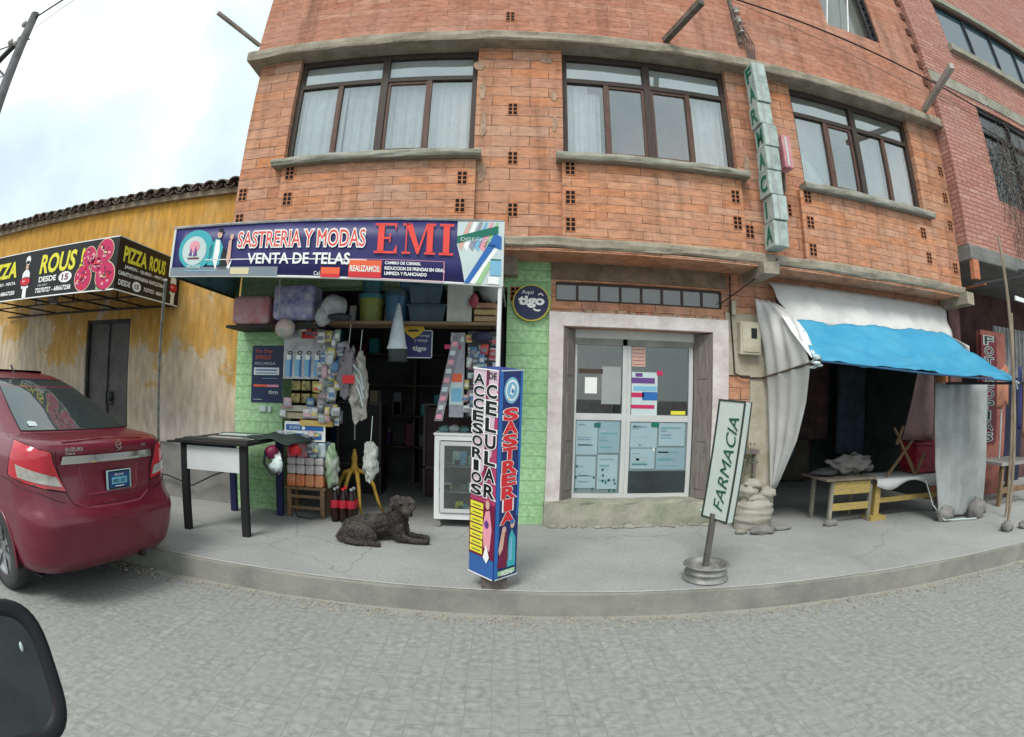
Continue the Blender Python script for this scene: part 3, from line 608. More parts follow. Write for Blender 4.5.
# bare creeper hanging over the lower window
mb = MB()
for i in range(260):
    p = Vector((random.uniform(7.2, 8.6), random.uniform(4.86, 5.0), random.uniform(3.9, 5.8))); q = p+Vector((random.uniform(-.12, .12), random.uniform(-.06, .02), random.uniform(-.45, -.1)))
    mb.tube([p, (p+q)/2+Vector((random.uniform(-.05, .05), -.02, 0)), q], .005, 4, False)
for i in range(700):
    p = Vector((random.gauss(7.7, .35), random.uniform(4.84, 4.99), random.gauss(5.0, .42))); a = random.uniform(0, 6)
    mb.quad(p, p+Vector((.03*math.cos(a), .01, .03*math.sin(a))), p+Vector((.02*math.cos(a+1), -.02, .045*math.sin(a+1))))
tag(mb.build('climbing_plant', mat('dry_twigs', (.14, .11, .09), .9, vs=8, col2=(.08, .07, .06))), 'dry leafless creeper hanging over the lower window of the tall building', 'plant')
MB().box(6.036, 6.30, 5.55, 6.8, .1, 3.41).build('corner_column', mat('maroon_plaster', (.14, .07, .065), .9, vs=3), NB)
MB().box(6.30, 13, 6.6, 6.7, .1, 3.41).build('ground_wall', mat('maroon_plaster', (.14, .07, .065)), NB)
MB().box(6.9, 7.6, 5.62, 5.72, .175, 2.6).build('pink_wall', mat('pink_wall', (.36, .13, .10), .85, vs=4), NB)
mb = MB().box(7.62, 12, 5.9, 5.95, 1.9, 2.75)
mb.build('shutter', mat('grey_shutter', (.22, .22, .22), .6), NB)
mb = MB()
for i in range(30): mb.box(7.66+i*.13, 7.69+i*.13, 5.885, 5.90, 1.9, 2.75)
mb.build('shutter_rib', mat('shutter_rib', (.34, .34, .34), .6), NB)
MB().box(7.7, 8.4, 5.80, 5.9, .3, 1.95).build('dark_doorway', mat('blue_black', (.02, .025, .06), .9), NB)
MB().box(6.3, 6.38, 5.0, 5.5, 3.1, 3.12).obox((6.12, 4.99, 3.27), .13, .08, .26).build('hanging_brick', brick_end, NB)
mb = MB().beam((6.0, 4.95, 3.05), (7.5, 4.3, 3.35), .03, .03).beam((6.9, 4.7, 3.32), (7.6, 4.0, 3.30), .05, .04); mb.build('awning_bar', metal_dk, NB)
MB().obox((7.0, 4.75, 2.93), .5, .02, .06, .1).build('torn_plastic', p_white, NB)
# vertical red sign
s = thing('copy_shop_sign', 'tall narrow red sign lettered FOTOCOPIAS downwards on the pink wall', 'sign', (6.95, 5.6, .95))
MB().box(6.86, 7.30, 5.585, 5.615, .96, 2.52).build('board', flat('sign_red', (98, 16, 30)), s)
F = Face((6.86, 5.583, .96), (1, 0, 0), (0, 0, 1))
for i, ch in enumerate('FOTOCOPIAS'):
    z = 1.56-.156*(i+1)+.03
    a_, w_ = (.10, .22) if ch != 'I' else (.17, .06)
    F.text(p_pale, ch, a_, z-.005, w_, .12, 0, .06, ref=.0); F.text(p_black, ch, a_, z-.005, w_, .12, 1, .015, ref=.0)
F.build(s)

# ================================================================ tailor shop canopy and banner
T = thing('shop_canopy', 'dark blue shop canopy with SASTRERIA Y MODAS EMI banner over the tailor shop', 'canopy', (-1.5, 4.3, 2.4))
A, Bp = Vector((-3.0, 4.15, 0)), Vector((-.03, 4.50, 0)); dd = (Bp-A)
za, zb, ta, tb = 2.487, 2.405, 2.935, 2.975
nrm = Vector((dd.y, -dd.x, 0)).normalized()
def BP(u, v):   # banner point: u 0..1 left to right, v 0..1 bottom to top
    z0 = za+(zb-za)*u; z1 = ta+(tb-ta)*u; p = A+dd*u; p.z = z0+(z1-z0)*v
    return p
mb = MB(); rows = [[BP(i/24, v)+nrm*.006*noise.noise(Vector((i*.5, v*3, 0))) for i in range(25)] for v in (0, .33, .66, 1)]
mb.grid(rows); mb.build('banner', navy, T, smooth=True, solid=.004)
class BFace(Face):
    def __init__(s): s.n = nrm; s.mb = {}
    def p(s, a, b, l=0): return BP(a, b)+nrm*(.011+.002*l)
F = BFace(); red2 = flat('emi_red', (228, 72, 60))
# emblem
F.disc(p_teal, .085, .52, .060, .40, 0).disc(p_pale, .080, .50, .042, .29, 1).disc(p_pink, .080, .58, .018, .12, 2)
F.poly(p_purple, [(.062, .40), (.070, .56), (.074, .40)], 3).poly(p_purple, [(.078, .38), (.086, .60), (.092, .40)], 3).rect(p_wine, .06, .33, .10, .36, 3).text(p_pale, 'MODAS', .062, .14, .045, .08, 1, .02)
# man and woman
F.poly(p_teal, [(.130, .20), (.132, .55), (.150, .72), (.165, .70), (.178, .55), (.176, .20)], 0).poly(p_white, [(.148, .30), (.152, .70), (.166, .68), (.168, .45), (.160, .10)], 1)
F.disc(p_skin, .163, .80, .008, .075, 1).disc(p_black, .166, .88, .009, .045, 2).poly(p_black, [(.168, .12), (.176, .50), (.192, .52), (.195, .12)], 0)
F.poly(p_skin, [(.193, .30), (.196, .66), (.205, .70), (.207, .35), (.200, .18)], 2).disc(p_skin, .204, .74, .006, .06, 2).poly(p_white, [(.196, .16), (.212, .30), (.206, .12)], 2)
F.rect(flat('band_grey', (120, 130, 140)), .0, .0, .36, .17, 0).rect(p_cream, .21, .03, .27, .15, 1).rect(p_white, .12, .30, .62, .315, 1).rect(p_sky, .05, .09, .16, .11, 1)
F.text(p_white, 'SASTRERIA Y MODAS', .226, .53, .385, .29, 2, .065, .0, ref=0).text(red2, 'SASTRERIA Y MODAS', .226, .53, .385, .29, 3, .0, 0, ref=0)
F.text(p_white, 'VENTA DE TELAS', .262, .22, .31, .20, 2, .025)
F.text(p_white, 'Cel.', .47, .03, .02, .07, 2).rect(p_orange, .49, .02, .545, .17, 1).rect(p_red, .49, .0, .545, .06, 2)
def serif(F, mt, u, w, v0, v1, ch):
    st, th, sf = w*.26, .05, w*.12
    R = lambda a, b, c, d: F.rect(mt, u+a, v0+(v1-v0)*b, u+c, v0+(v1-v0)*d, 3)
    if ch == 'E':
        R(w*.14, .05, w*.14+st, .95); R(0, 0, w*.9, .07); R(0, .93, w*.88, 1); R(w*.4, .47, w*.66, .54); R(w*.62, .36, w*.67, .66)
        F.poly(mt, [(u+w*.86, v0), (u+w*.80, v0+.02), (u+w*.93, v0+(v1-v0)*.30), (u+w*.96, v0)], 3); F.poly(mt, [(u+w*.84, v1), (u+w*.80, v1-.02), (u+w*.88, v1-(v1-v0)*.25), (u+w*.92, v1)], 3)
    if ch == 'M':
        R(w*.10, .05, w*.14, .95); R(0, 0, w*.26, .07); R(0, .93, w*.26, 1); R(w*.76, .05, w*.95, .95); R(w*.70, 0, w*1.03, .07); R(w*.76, .93, w*1.03, 1)
        F.poly(mt, [(u+w*.08, v1), (u+w*.28, v1), (u+w*.56, v0+.06), (u+w*.46, v0)], 3); F.poly(mt, [(u+w*.46, v0), (u+w*.52, v0), (u+w*.80, v1), (u+w*.74, v1)], 4)
    if ch == 'I':
        R(w*.28, .05, w*.72, .95); R(0, 0, w, .07); R(0, .93, w, 1)
serif(F, red2, .638, .068, .42, .92, 'E'); serif(F, red2, .717, .090, .42, .92, 'M'); serif(F, red2, .820, .040, .42, .92, 'I')
F.rect(p_orange, .570, .03, .663, .30, 1).rect(p_red, .570, .02, .663, .10, 2).text(p_white, 'REALIZAMOS:', .574, .11, .085, .10, 3, .02)
for k, tt in enumerate(('CAMBIO DE CIERRES,', 'REDUCCION DE PRENDAS EN GRAL.', 'LIMPIEZA Y PLANCHADO')):
    F.text(p_white, tt, .672, .235-.082*k, (.10, .168, .118)[k], .055, 3, .03)
for q in ((.566, .315, .838, .322), (.566, .005, .838, .012), (.836, .01, .838, .32)): F.rect(p_pink, *q, 2)
F.poly(p_pale, [(.870, .97), (1, .99), (1, .01), (.895, .01), (.885, .3), (.870, .6)], 0)
for k in range(6): F.poly([p_skin, p_white, flat('roll_grey', (140, 145, 160)), p_sky, p_pink, p_lime][k], [(.874+k*.014, .58), (.900+k*.016, .97), (.911+k*.015, .97), (.883+k*.016, .50)], 1)
F.poly(p_blue, [(.893, .01), (.958, .62), (.98, .62), (.908, .01)], 2).poly(p_blue, [(.955, .6), (.975, .8), (.995, .75), (.995, .55)], 2).poly(p_lime, [(.925, .01), (.96, .36), (.973, .36), (.94, .01)], 2)
F.poly(p_white, [(.908, .01), (.972, .58), (.988, .58), (.925, .01)], 1).rect(p_sky, .965, .15, .995, .40, 3).rect(p_green, .965, .38, .995, .40, 4).rect(p_white, .960, .02, .99, .13, 3)
F.poly(p_green, [(.870, .62), (.985, .80), (.985, .92), (.870, .73)], 3)
F.text(p_pale, 'DISE\u00d1OS', .880, .66, .085, .07, 4, .0, 0)
F.build(T)
mb = MB(); mb.tube([BP(0, 0), BP(1, 0)], .011, 6); mb.build('lower_rail', white_p, T)
mb = MB(); mb.tube([BP(-.004, 1), BP(1.0, 1.0)], .014, 6); mb.build('upper_rail', steel, T)
canvas = mat('canopy_canvas', (.05, .10, .12), .7, vs=3, col2=(.07, .13, .14))
mb = MB(); b0, b1 = Vector((-2.98, 5.59, 2.93)), Vector((0.0, 5.59, 2.97))
mb.grid([[BP(i/20, 1).lerp(b0.lerp(b1, i/20), j/6)-Vector((0, 0, .05*math.sin(PI*j/6)*(.5+.5*math.sin(i*PI/5)**2))) for i in range(21)] for j in range(7)])
mb.build('roof', canvas, T, smooth=True, solid=.004)
mb = MB(); mb.grid([[BP(0, v).lerp(Vector((-2.99, 5.59, 2.50+.43*v)), j/8)+Vector((.012*math.sin(j*1.3+v*4), 0, 0)) for j in range(9)] for v in (0, .5, 1)])
mb.build('side_panel', mat('side_canvas', (.10, .22, .25), .7), T, smooth=True, solid=.004)
for u in (0.001, .999):
    MB().tube([BP(u, 0), BP(u, 1)], .012, 6).build('post', white_p, T)
MB().tube([(-.055, 4.52, PV), (-.045, 4.515, 2.9)], .019, 8).build('post', white_p, T)
MB().tube([(-3.05, 4.16, 2.46), (-4.17, 5.69, .84)], .016, 8).build('post', steel, T)
for u in (0, .35, .68, 1):
    p0, p1 = BP(u, .02 if u in (0, 1) else 1), b0.lerp(b1, u); p1.z = p0.z
    MB().tube([p0, p1], .012, 6).build('strut', steel if u else metal_dk, T)
mb = MB(); mb.tube([(-2.2, 4.9, 2.86), (-2.2, 5.0, 2.22)], .008, 5); mb.build('hanger', steel, T)

# ================================================================ pizza awning
P = thing('pizza_awning', 'black box awning sign lettered PIZZA ROUS on the ochre house', 'awning', (-5, 5.0, 2.4))
zp0, zp1 = 2.48, 3.04; xc, yc = -3.98, 4.45
black_pr = flat('pizza_black', (24, 26, 28))
mb = MB().box(-7.6, xc, yc, yc+.02, zp0, zp1).box(xc-.02, xc, yc+.02, 5.74, zp0, zp1).build('banner', black_pr, P)
F = Face((-7.6, yc-.001, zp0), (1, 0, 0), (0, 0, 1)); Lw = 3.62
def chef(F, a, s_=1.):
    F.disc(p_white, a+.02, .46, .05*s_, .05).rect(p_white, a-.01, .40, a+.05, .45).disc(p_skin, a+.015, .375, .03*s_, .035, 1).poly(p_white, [(a-.07*s_, .12), (a-.07*s_, .30), (a-.02, .34), (a+.05, .34), (a+.09*s_, .29), (a+.08*s_, .12)], 0)
    F.disc(p_wine, a+.01, .20, .12*s_, .055, 2).disc(p_red, a+.01, .20, .10*s_, .042, 3).disc(p_pink, a-.02, .205, .03, .015, 4).rect(p_white, a-.03, .0, a+.05, .14, 1)
F.text(p_yellow, 'PIZZA', 1.02, .27, .74, .20, 1, .04, .12); chef(F, 1.97)
F.text(p_yellow, 'ROUS !', 2.26, .26, .80, .23, 1, .03, .12)
F.text(p_white, 'JAMON - QUESO - MIXTA', .92, .17, .84, .05, 1, .03).text(p_white, '73270727 - 68667258', 1.02, .06, .74, .05, 1, .03)
F.text(p_white, 'DESDE', 2.27, .165, .34, .065, 1, .03).disc(p_white, 2.78, .19, .12, .062, 1).text(p_wine, '15', 2.72, .155, .12, .07, 2, .03)
F.text(p_pale, 'DELIVERY', 2.26, .118, .20, .022, 1).text(p_white, '73270727 - 68667258', 2.22, .045, .68, .055, 1, .03)
random.seed(3)
for a, b, r in ((3.10, .15, .14), (3.46, .15, .15), (3.17, .38, .11), (3.42, .42, .13), (3.30, .28, .08)):      # plates of pizza
    F.disc(p_cream, a, b, r*1.05, r*1.05, 1).disc(p_mag, a, b, r*.98, r*.98, 2)
    for i in range(16):
        an = random.uniform(0, 6.3); rr = random.uniform(0, r*.8)
        F.disc(random.choice([p_pink, p_cream, p_wine, p_red, p_pink]), a+rr*math.cos(an), b+rr*math.sin(an), random.uniform(.01, .03), random.uniform(.008, .02), 3+i % 3, 7)
F.poly(p_lime, [(3.33, .0), (3.36, .22), (3.40, .22), (3.41, .0)], 1)
F.rect(p_white, 0, -.01, Lw, .004, 1).rect(p_white, 0, .555, Lw, .565, 1)
F.build(P)
F = Face((xc+.001, yc, zp0), (0, 1, 0), (0, 0, 1))
F.text(p_yellow, 'PIZZA', .10, .31, .45, .17, 1, .04).text(p_yellow, 'ROUS', .60, .31, .34, .17, 1, .04)
F.text(p_white, 'JAMON - QUESO - MIXTA', .14, .235, .80, .045, 1, .03).text(p_white, 'CARNITOS HAWAIANA NAPOLITANA', .04, .16, .92, .045, 1, .03)
F.text(p_white, 'DESDE', .06, .055, .22, .06, 1, .03).disc(p_white, .40, .085, .085, .055, 1).text(p_wine, '15', .36, .06, .08, .05, 2, .03).text(p_white, '73270727 - 68667258', .54, .06, .46, .045, 1, .03)
chef(F, 1.14, .8); F.rect(p_white, 0, -.01, 1.28, .004, 1).rect(p_pale, 0, .555, 1.28, .565, 1)
F.build(P)
MB().box(-7.6, xc-.02, yc+.02, 5.74, zp1-.03, zp1-.01).build('roof', mat('awning_sheet', (.3, .27, .22), .6), P)
for x in (-7.0, -6.3, -5.6, -5.0, -4.5): MB().tube([(x, yc+.03, zp0+.01), (x, 5.74, zp0+.01)], .012, 5).build('strut', metal_dk, P)
MB().tube([(-7.6, 5.70, zp0), (xc, 5.70, zp0)], .014, 6).build('strut', metal_dk, P)
MB().tube([(-7.6, 5.0, zp0+.01), (xc, 5.0, zp0+.01)], .010, 6).build('strut', metal_dk, P)
for x in (-6.0, -5.2, -4.4):
    MB().tube([(x, 5.0, zp0), (x, 5.0, zp1-.03)], .012, 5).build('strut', metal_dk, P)
MB().box(-5.62, -5.50, 4.9, 5.0, zp0, zp1-.03).build('lamp_box', steel, P)

# ================================================================ round phone credit sign
s = thing('round_sign', 'round navy sign with yellow rim lettered Aqui tigo on the green brick', 'sign', (.265, 5.58, 2.28))
mb = MB(); mb.lathe([(0, -.02), (.190, -.02), (.193, 0), (.190, .02), (0, .02)], (.265, 5.565, 2.455), 40, 'Y'); mb.build('board', flat('rim_yellow', (212, 190, 60)), s)
F = Face((.265, 5.543, 2.455), (1, 0, 0), (0, 0, 1)); F.disc(flat('tigo_navy', (28, 36, 74)), 0, 0, .178, .178, 0, 40)
F.text(p_white, 'Aqui', -.10, .075, .12, .055, 1, 0, rot=0).text(p_white, 'tigo', -.135, -.055, .27, .125, 1, .05)
for k in range(10):
    a0, a1 = PI*1.15+k*.17, PI*1.15+(k+1)*.17
    F.poly(p_white, [(.065+.055*math.cos(a0), -.045+.045*math.sin(a0)), (.065+.055*math.cos(a1), -.045+.045*math.sin(a1)), (.065+.038*math.cos(a1), -.045+.028*math.sin(a1)), (.065+.038*math.cos(a0), -.045+.028*math.sin(a0))], 2)
F.poly(p_white, [(.065, .085), (.095, .105), (.125, .08), (.115, .072), (.095, .09), (.072, .076)], 1)
F.build(s)

# ================================================================ light box sign FARMACIA
s = thing('projecting_sign', 'weathered vertical light box lettered FARMACIA jutting from the brick facade', 'sign', (2.76, 5.1, 3.05))
zs = [3.06+i*.283 for i in range(9)]
lb = mat('lightbox_white', (.44, .52, .49), .5, vs=7, col2=(.24, .30, .28))
for i in range(8):
    dx, dy = .012*math.sin(i*2.1), .010*math.cos(i*3.7)
    b = MB().box(2.69+dx, 2.86+dx, 4.84+dy, 5.085+dy, zs[i]+.004, zs[i+1]-.006).build('box_section', lb, s, bevel=.008)
    F = Face((2.69+dx, 5.085+dy, zs[i]), (0, -1, 0), (0, 0, 1)); ch = 'FARMACIA'[7-i]
    F.text(p_green, ch, .05, .05, .15 if ch != 'I' else .04, .19, 1, .03); F.build(b)
    F = Face((2.69+dx, 4.84+dy, zs[i]), (1, 0, 0), (0, 0, 1)); F.rect(flat('faded_mauve', (165, 160, 165)), .055, .01, .075, .27, 1); F.build(b, 'stripe')
MB().box(2.72, 2.83, 5.085, 5.10, 3.06, 5.30).build('bracket', metal_dk, s)
s = thing('cross_sign', 'small faded red box sign bracketed beside the FARMACIA light box', 'sign', (3.0, 5.1, 3.95))
fr_ = mat('faded_red', (.50, .17, .20), .6, vs=6, col2=(.58, .33, .34))
MB().box(2.93, 3.04, 4.86, 5.02, 3.98, 4.38).build('box_section', fr_, s, bevel=.01)
MB().box(2.965, 2.985, 4.852, 4.858, 4.0, 4.36).build('stripe', p_pale, s)
MB().tube([(2.98, 5.02, 4.1), (2.98, 5.12, 4.1)], .012).build('bracket', metal_dk, s)
MB().tube([(3.0, 5.05, 4.0), (3.03, 5.13, 3.82), (3.0, 5.2, 3.7)], .02).build('cable', rust, s)

# ================================================================ electric meter
s = thing('electric_meter', 'cream electric meter box with dark window on the plastered wall', 'meter', (2.67, 5.56, 2.0))
cream = mat('meter_cream', (.50, .47, .36), .6, vs=6, col2=(.38, .35, .26))
MB().box(2.54, 2.80, 5.49, 5.58, 2.00, 2.36).build('box', cream, s, bevel=.01)
MB().box(2.565, 2.775, 5.480, 5.489, 2.03, 2.33).build('lid', cream, s, bevel=.004)
MB().box(2.67, 2.74, 5.474, 5.479, 2.18, 2.29).build('window', black, s)
mb = MB(); mb.tube([(2.46, 5.56, 2.88), (2.45, 5.56, 2.5), (2.47, 5.56, 2.2), (2.50, 5.565, 1.8), (2.60, 5.56, 1.75), (2.95, 5.55, 1.76)], .009, 5)
tag(mb.build('electric_cable', black), 'black cable sagging down the wall left of the meter box', 'cable')
mb = MB().tube([(2.34, 5.58, 2.55), (2.62, 5.3, 2.78), (2.85, 5.1, 3.0)], .007, 5)
tag(mb.build('electric_cable', black), 'thin black cable crossing up to the concrete corbel', 'cable')
s = MB().obox((2.49, 5.565, 2.52), .05, .05, .14).ball((2.49, 5.55, 2.45), .025, 8, 5); tag(s.build('fuse_holder', plaster), 'small pale ceramic fuse holder above the meter box', 'fuse holder')

# ================================================================ wires, insulator bracket, street pole
def sag(a, b, d, n=24): return [Vector(a).lerp(Vector(b), i/n)-Vector((0, 0, d*4*(i/n)*(1-i/n))) for i in range(n+1)]
tag(MB().tube(sag((2.6, 4.93, 6.42), (8.6, 4.9, 5.8), .03), .013, 5).build('overhead_wire', black), 'thick black wire running down across the right facades', 'wire')
tag(MB().tube(sag((2.6, 4.95, 6.40), (6.3, 4.9, 5.72), .10), .005, 4).build('overhead_wire', rust), 'thin rusty wire just below the thick black wire', 'wire')
s = thing('insulator_bracket', 'rusty insulator rack with loose cables above the light box sign', 'bracket', (2.8, 5.05, 5.7))
MB().beam((2.72, 5.06, 5.75), (2.70, 5.06, 6.5), .05, .04).build('bar', rust, s)
for z in (6.25, 6.08, 5.92): MB().lathe([(.0, -.045), (.045, -.04), (.028, 0), (.045, .04), (0, .045)], (2.74, 5.0, z), 12).build('insulator', mat('ceramic', (.45, .42, .40), .4), s)
mb = MB()
for k in range(5): mb.tube([(2.72+.03*k, 5.0, 6.2-.05*k), (2.70+.05*math.sin(k*2), 4.95, 5.95), (2.78+.03*k, 5.04, 5.75), (2.80+.02*k, 5.06, 5.50)], .008, 5)
mb.build('cable', mat('cable_grey', (.16, .13, .12), .8), s)
s = thing('street_pole', 'grey utility pole with crossarm against the sky beyond the red car', 'pole', (-6.77, 4.0, 0))
pole_m = mat('pole_grey', (.20, .20, .21), .8, vs=4)
MB().tube([(-6.80, 4.0, 0), (-6.77, 4.0, 6.72)], [.13, .075], 12).build('post', pole_m, s)
MB().beam((-6.77, 4.0, 6.35), (-7.6, 4.0, 5.9), .08, .06).build('crossarm', mat('pole_dark', (.06, .06, .06), .8), s)
MB().tube([(-6.8, 3.95, 5.6), (-7.5, 3.95, 6.1)], .02, 6).build('brace', metal_dk, s)
for x, z in ((-6.80, 6.55), (-6.78, 6.2), (-7.0, 6.3)): MB().ball((x-.09, 3.95, z), (.05, .05, .06), 8, 6).build('insulator', MATS['ceramic'], s)
tag(MB().tube(sag((-6.75, 4.0, 6.62), (2.2, 4.0, 8.6), .15), .014, 5).build('overhead_wire', black), 'black wire leaving the top of the utility pole to the right', 'wire')
tag(MB().tube(sag((-6.75, 4.1, 6.3), (-14, 3.0, 7.2), .2), .012, 5).build('overhead_wire', black), 'upper black wire leaving the utility pole to the left', 'wire')
tag(MB().tube(sag((-6.8, 4.1, 5.75), (-14, 3.0, 6.3), .2), .010, 5).build('overhead_wire', black), 'lower black wire leaving the utility pole to the left', 'wire')
tag(MB().tube(sag((-6.75, 4.1, 6.5), (4, 3.6, 9.0), .1), .004, 4).build('overhead_wire', MATS['cable_grey']), 'very thin grey wire against the sky', 'wire')

# ================================================================ pillar sign
pc = Vector((-.035, 3.66, 0))
s = thing('pillar_sign', 'four sided printed pillar lettered ACCESORIOS DE CELULAR and SASTRERIA on a wood block', 'sign', pc)
cr_ = Vector((-.037, 3.50, .27)); cl_ = Vector((-.205, 3.65, .295)); rr_ = Vector((.115, 3.63, .285)); bk = cl_+rr_-cr_
top = [q+Vector((.012, 0, 1.39)) for q in (cr_, rr_, bk, cl_)]; bot = [cr_, rr_, bk, cl_]
MB().add(bot+top, [(0, 3, 2, 1), (4, 5, 6, 7), (0, 1, 5, 4), (1, 2, 6, 5), (2, 3, 7, 6), (3, 0, 4, 7)]).build('board', flat('pillar_blue', (44, 62, 140)), s)
MB().obox((-.035, 3.64, .225), .17, .10, .10, .1).build('base_block', mat('block_wood', (.17, .14, .12), .9, vs=10), s)
wl = (cr_-cl_).length; F = Face(cl_, (cr_-cl_).normalized(), top[3]-cl_); F.u = (top[3]-cl_)
wl2 = wl
F.rect(flat('panel_rose', (170, 60, 100)), 0, .10, wl, 1, 0).poly(flat('panel_white', (205, 180, 195)), [(0, .40), (0, 1), (wl, 1), (wl*.8, .6)], 1).rect(p_wine, wl*.52, .40, wl*.62, 1, 2)
for i, ch in enumerate('ACCESORIOS'): F.text(p_white, ch, .012 if ch != 'I' else .035, .925-.0585*i, .088 if ch != 'I' else .03, .047, 3, .08, ref=0); F.text(p_black, ch, .012 if ch != 'I' else .035, .925-.0585*i, .088 if ch != 'I' else .03, .047, 4, .03, ref=0)
F.text(p_black, 'DE', wl*.62, .955, .07, .03, 4, .02)
for i, ch in enumerate('CELULAR'): F.text(p_white, ch, wl*.57, .868-.078*i, .085, .060, 3, .08, ref=0); F.text(p_black, ch, wl*.57, .868-.078*i, .085, .060, 4, .03, ref=0)
F.rect(p_wine, 0, .10, wl, .37, 3)
for i in range(7): F.rect(p_yellow, .01, .112+.037*i, wl*.56, .142+.037*i, 4); F.rect(p_black, .03, .124+.037*i, wl*.48, .128+.037*i, 5)
F.poly(p_pink, [(wl*.62, .15), (wl*.55, .25), (wl*.66, .33), (wl*.82, .34), (wl*.92, .25), (wl*.85, .14)], 4).disc(p_skin, wl*.74, .365, .018, .022, 5).disc(p_purple, wl*.72, .27, .02, .02, 6, 8).poly(p_white, [(wl*.6, .10), (wl*.72, .17), (wl*.85, .11), (wl*.75, .075)], 5)
F.rect(flat('panel_blue', (50, 95, 160)), 0, 0, wl, .10, 1).rect(p_white, 0, .995, wl, 1, 6).rect(p_white, 0, 0, wl, .006, 6)
F.build(s)
wr = (rr_-cr_).length; F = Face(cr_, (rr_-cr_).normalized(), top[0]-cr_)
F.rect(flat('panel_navy', (30, 45, 105)), 0, 0, wr, 1, 0).rect(p_blue, 0, 0, wr*.16, 1, 1).rect(p_blue, wr*.9, .3, wr, 1, 1)
F.disc(p_sky, wr*.52, .905, .065, .062, 2).disc(p_white, wr*.52, .905, .054, .050, 3).disc(p_sky, wr*.52, .905, .044, .040, 4).poly(p_white, [(wr*.4, .89), (wr*.5, .935), (wr*.62, .92), (wr*.55, .88)], 5).poly(p_blue, [(wr*.46, .90), (wr*.5, .915), (wr*.58, .90), (wr*.52, .89)], 6)
for i, ch in enumerate('SASTRERIA'):
    a, w_ = (.24, .52) if ch != 'I' else (.40, .20)
    F.text(p_white, ch, wr*a, .768-.0615*i, wr*w_, .052, 3, .075, ref=0); F.text(p_red, ch, wr*a, .768-.0615*i, wr*w_, .052, 4, .045, ref=0)
F.poly(p_wine, [(wr*.12, .06), (wr*.35, .25), (wr*.5, .25), (wr*.6, .10), (wr*.5, .05)], 2).poly(p_skin, [(wr*.15, .15), (wr*.30, .26), (wr*.42, .235), (wr*.34, .15), (wr*.2, .12)], 3).disc(p_skin, wr*.36, .245, .018, .018, 4)
F.poly(p_teal, [(wr*.55, .05), (wr*.6, .20), (wr*.72, .24), (wr*.9, .19), (wr*.92, .05)], 2).poly(p_sky, [(wr*.6, .08), (wr*.66, .20), (wr*.74, .20), (wr*.76, .08)], 3).disc(p_skin, wr*.72, .262, .018, .018, 4).disc(p_blue, wr*.70, .278, .017, .010, 5)
F.rect(p_lime, wr*.15, .015, wr*.9, .04, 3).text(p_white, 'MODAS', wr*.3, .012, wr*.5, .025, 4, .03).rect(p_pale, 0, .995, wr, 1, 6).rect(p_pale, 0, 0, wr, .006, 6)
F.build(s)

# ================================================================ leaning FARMACIA board in a wheel rim
s = thing('standing_sign', 'leaning white board lettered FARMACIA on a post set in a wheel rim', 'sign', (1.53, 3.72, PV))
Mx = Matrix.Translation((1.53, 3.72, PV)) @ Matrix.Rotation(math.radians(6.5), 4, 'Y') @ Matrix.Rotation(math.radians(-64), 4, 'Z')
mb = MB(Mx); mb.box(-.125, .125, -.035, .035, .46, 1.33); bd = mb.build('board', flat('board_white', (188, 198, 192)), s)
mb = MB(Mx)
for q in ((-.132, -.118, .455, 1.335), (.118, .132, .455, 1.335), (-.118, .118, 1.322, 1.335), (-.118, .118, .455, .468)): mb.box(q[0], q[1], -.041, -.034, q[2], q[3]).box(q[0], q[1], .034, .041, q[2], q[3])
mb.build('frame', flat('frame_dark', (50, 58, 55)), s)
o_ = Mx @ Vector((-.118, -.037, .468)); F = Face(o_, (Mx.to_3x3() @ Vector((1, 0, 0))), (Mx.to_3x3() @ Vector((0, 0, 1))))
F.text(flat('dark_green', (25, 80, 62)), 'FARMACIA', .185, .06, .68, .10, 1, .0, .35, rot=PI/2 - .04)
F.build(s)
mb = MB(); mb.tube([(1.52, 3.72, PV+.06), (1.55, 3.72, PV+.50)], .028, 4); mb.build('post', mat('sign_post', (.12, .11, .10), .8), s)
mb = MB(Mx)
for i in range(14): mb.ball((random.uniform(-.15, .05), random.uniform(-.05, .05), random.uniform(.44, .56)), (.03, .012, .02), 6, 4, .6, i)
mb.build('torn_tape', flat('tape_pale', (170, 190, 170)), s)
rim = thing('wheel_rim', 'stacked old steel wheel rim used as base of the leaning FARMACIA board', 'wheel rim', (1.53, 3.72, PV))
rim_m = mat('rim_steel', (.20, .20, .19), .55, metal=.5, vs=7, col2=(.36, .36, .33), bump=.3)
pr = [(.145, .0), (.175, .002), (.178, .012), (.162, .018), (.155, .035), (.158, .055), (.166, .062), (.155, .070), (.153, .090), (.160, .105), (.178, .112), (.178, .122), (.165, .122), (.148, .095), (.142, .06), (.10, .05), (.05, .055)]
MB().lathe(pr, (1.53, 3.72, PV), 40).build('rim', rim_m, rim, smooth=True)
MB().lathe([(.04, .05), (.11, .055), (.115, .085), (.095, .10), (.06, .08), (.03, .10), (0, .10)], (1.53, 3.72, PV), 30).build('hub', mat('hub_cement', (.26, .25, .23), .9, vs=8), rim, smooth=True)

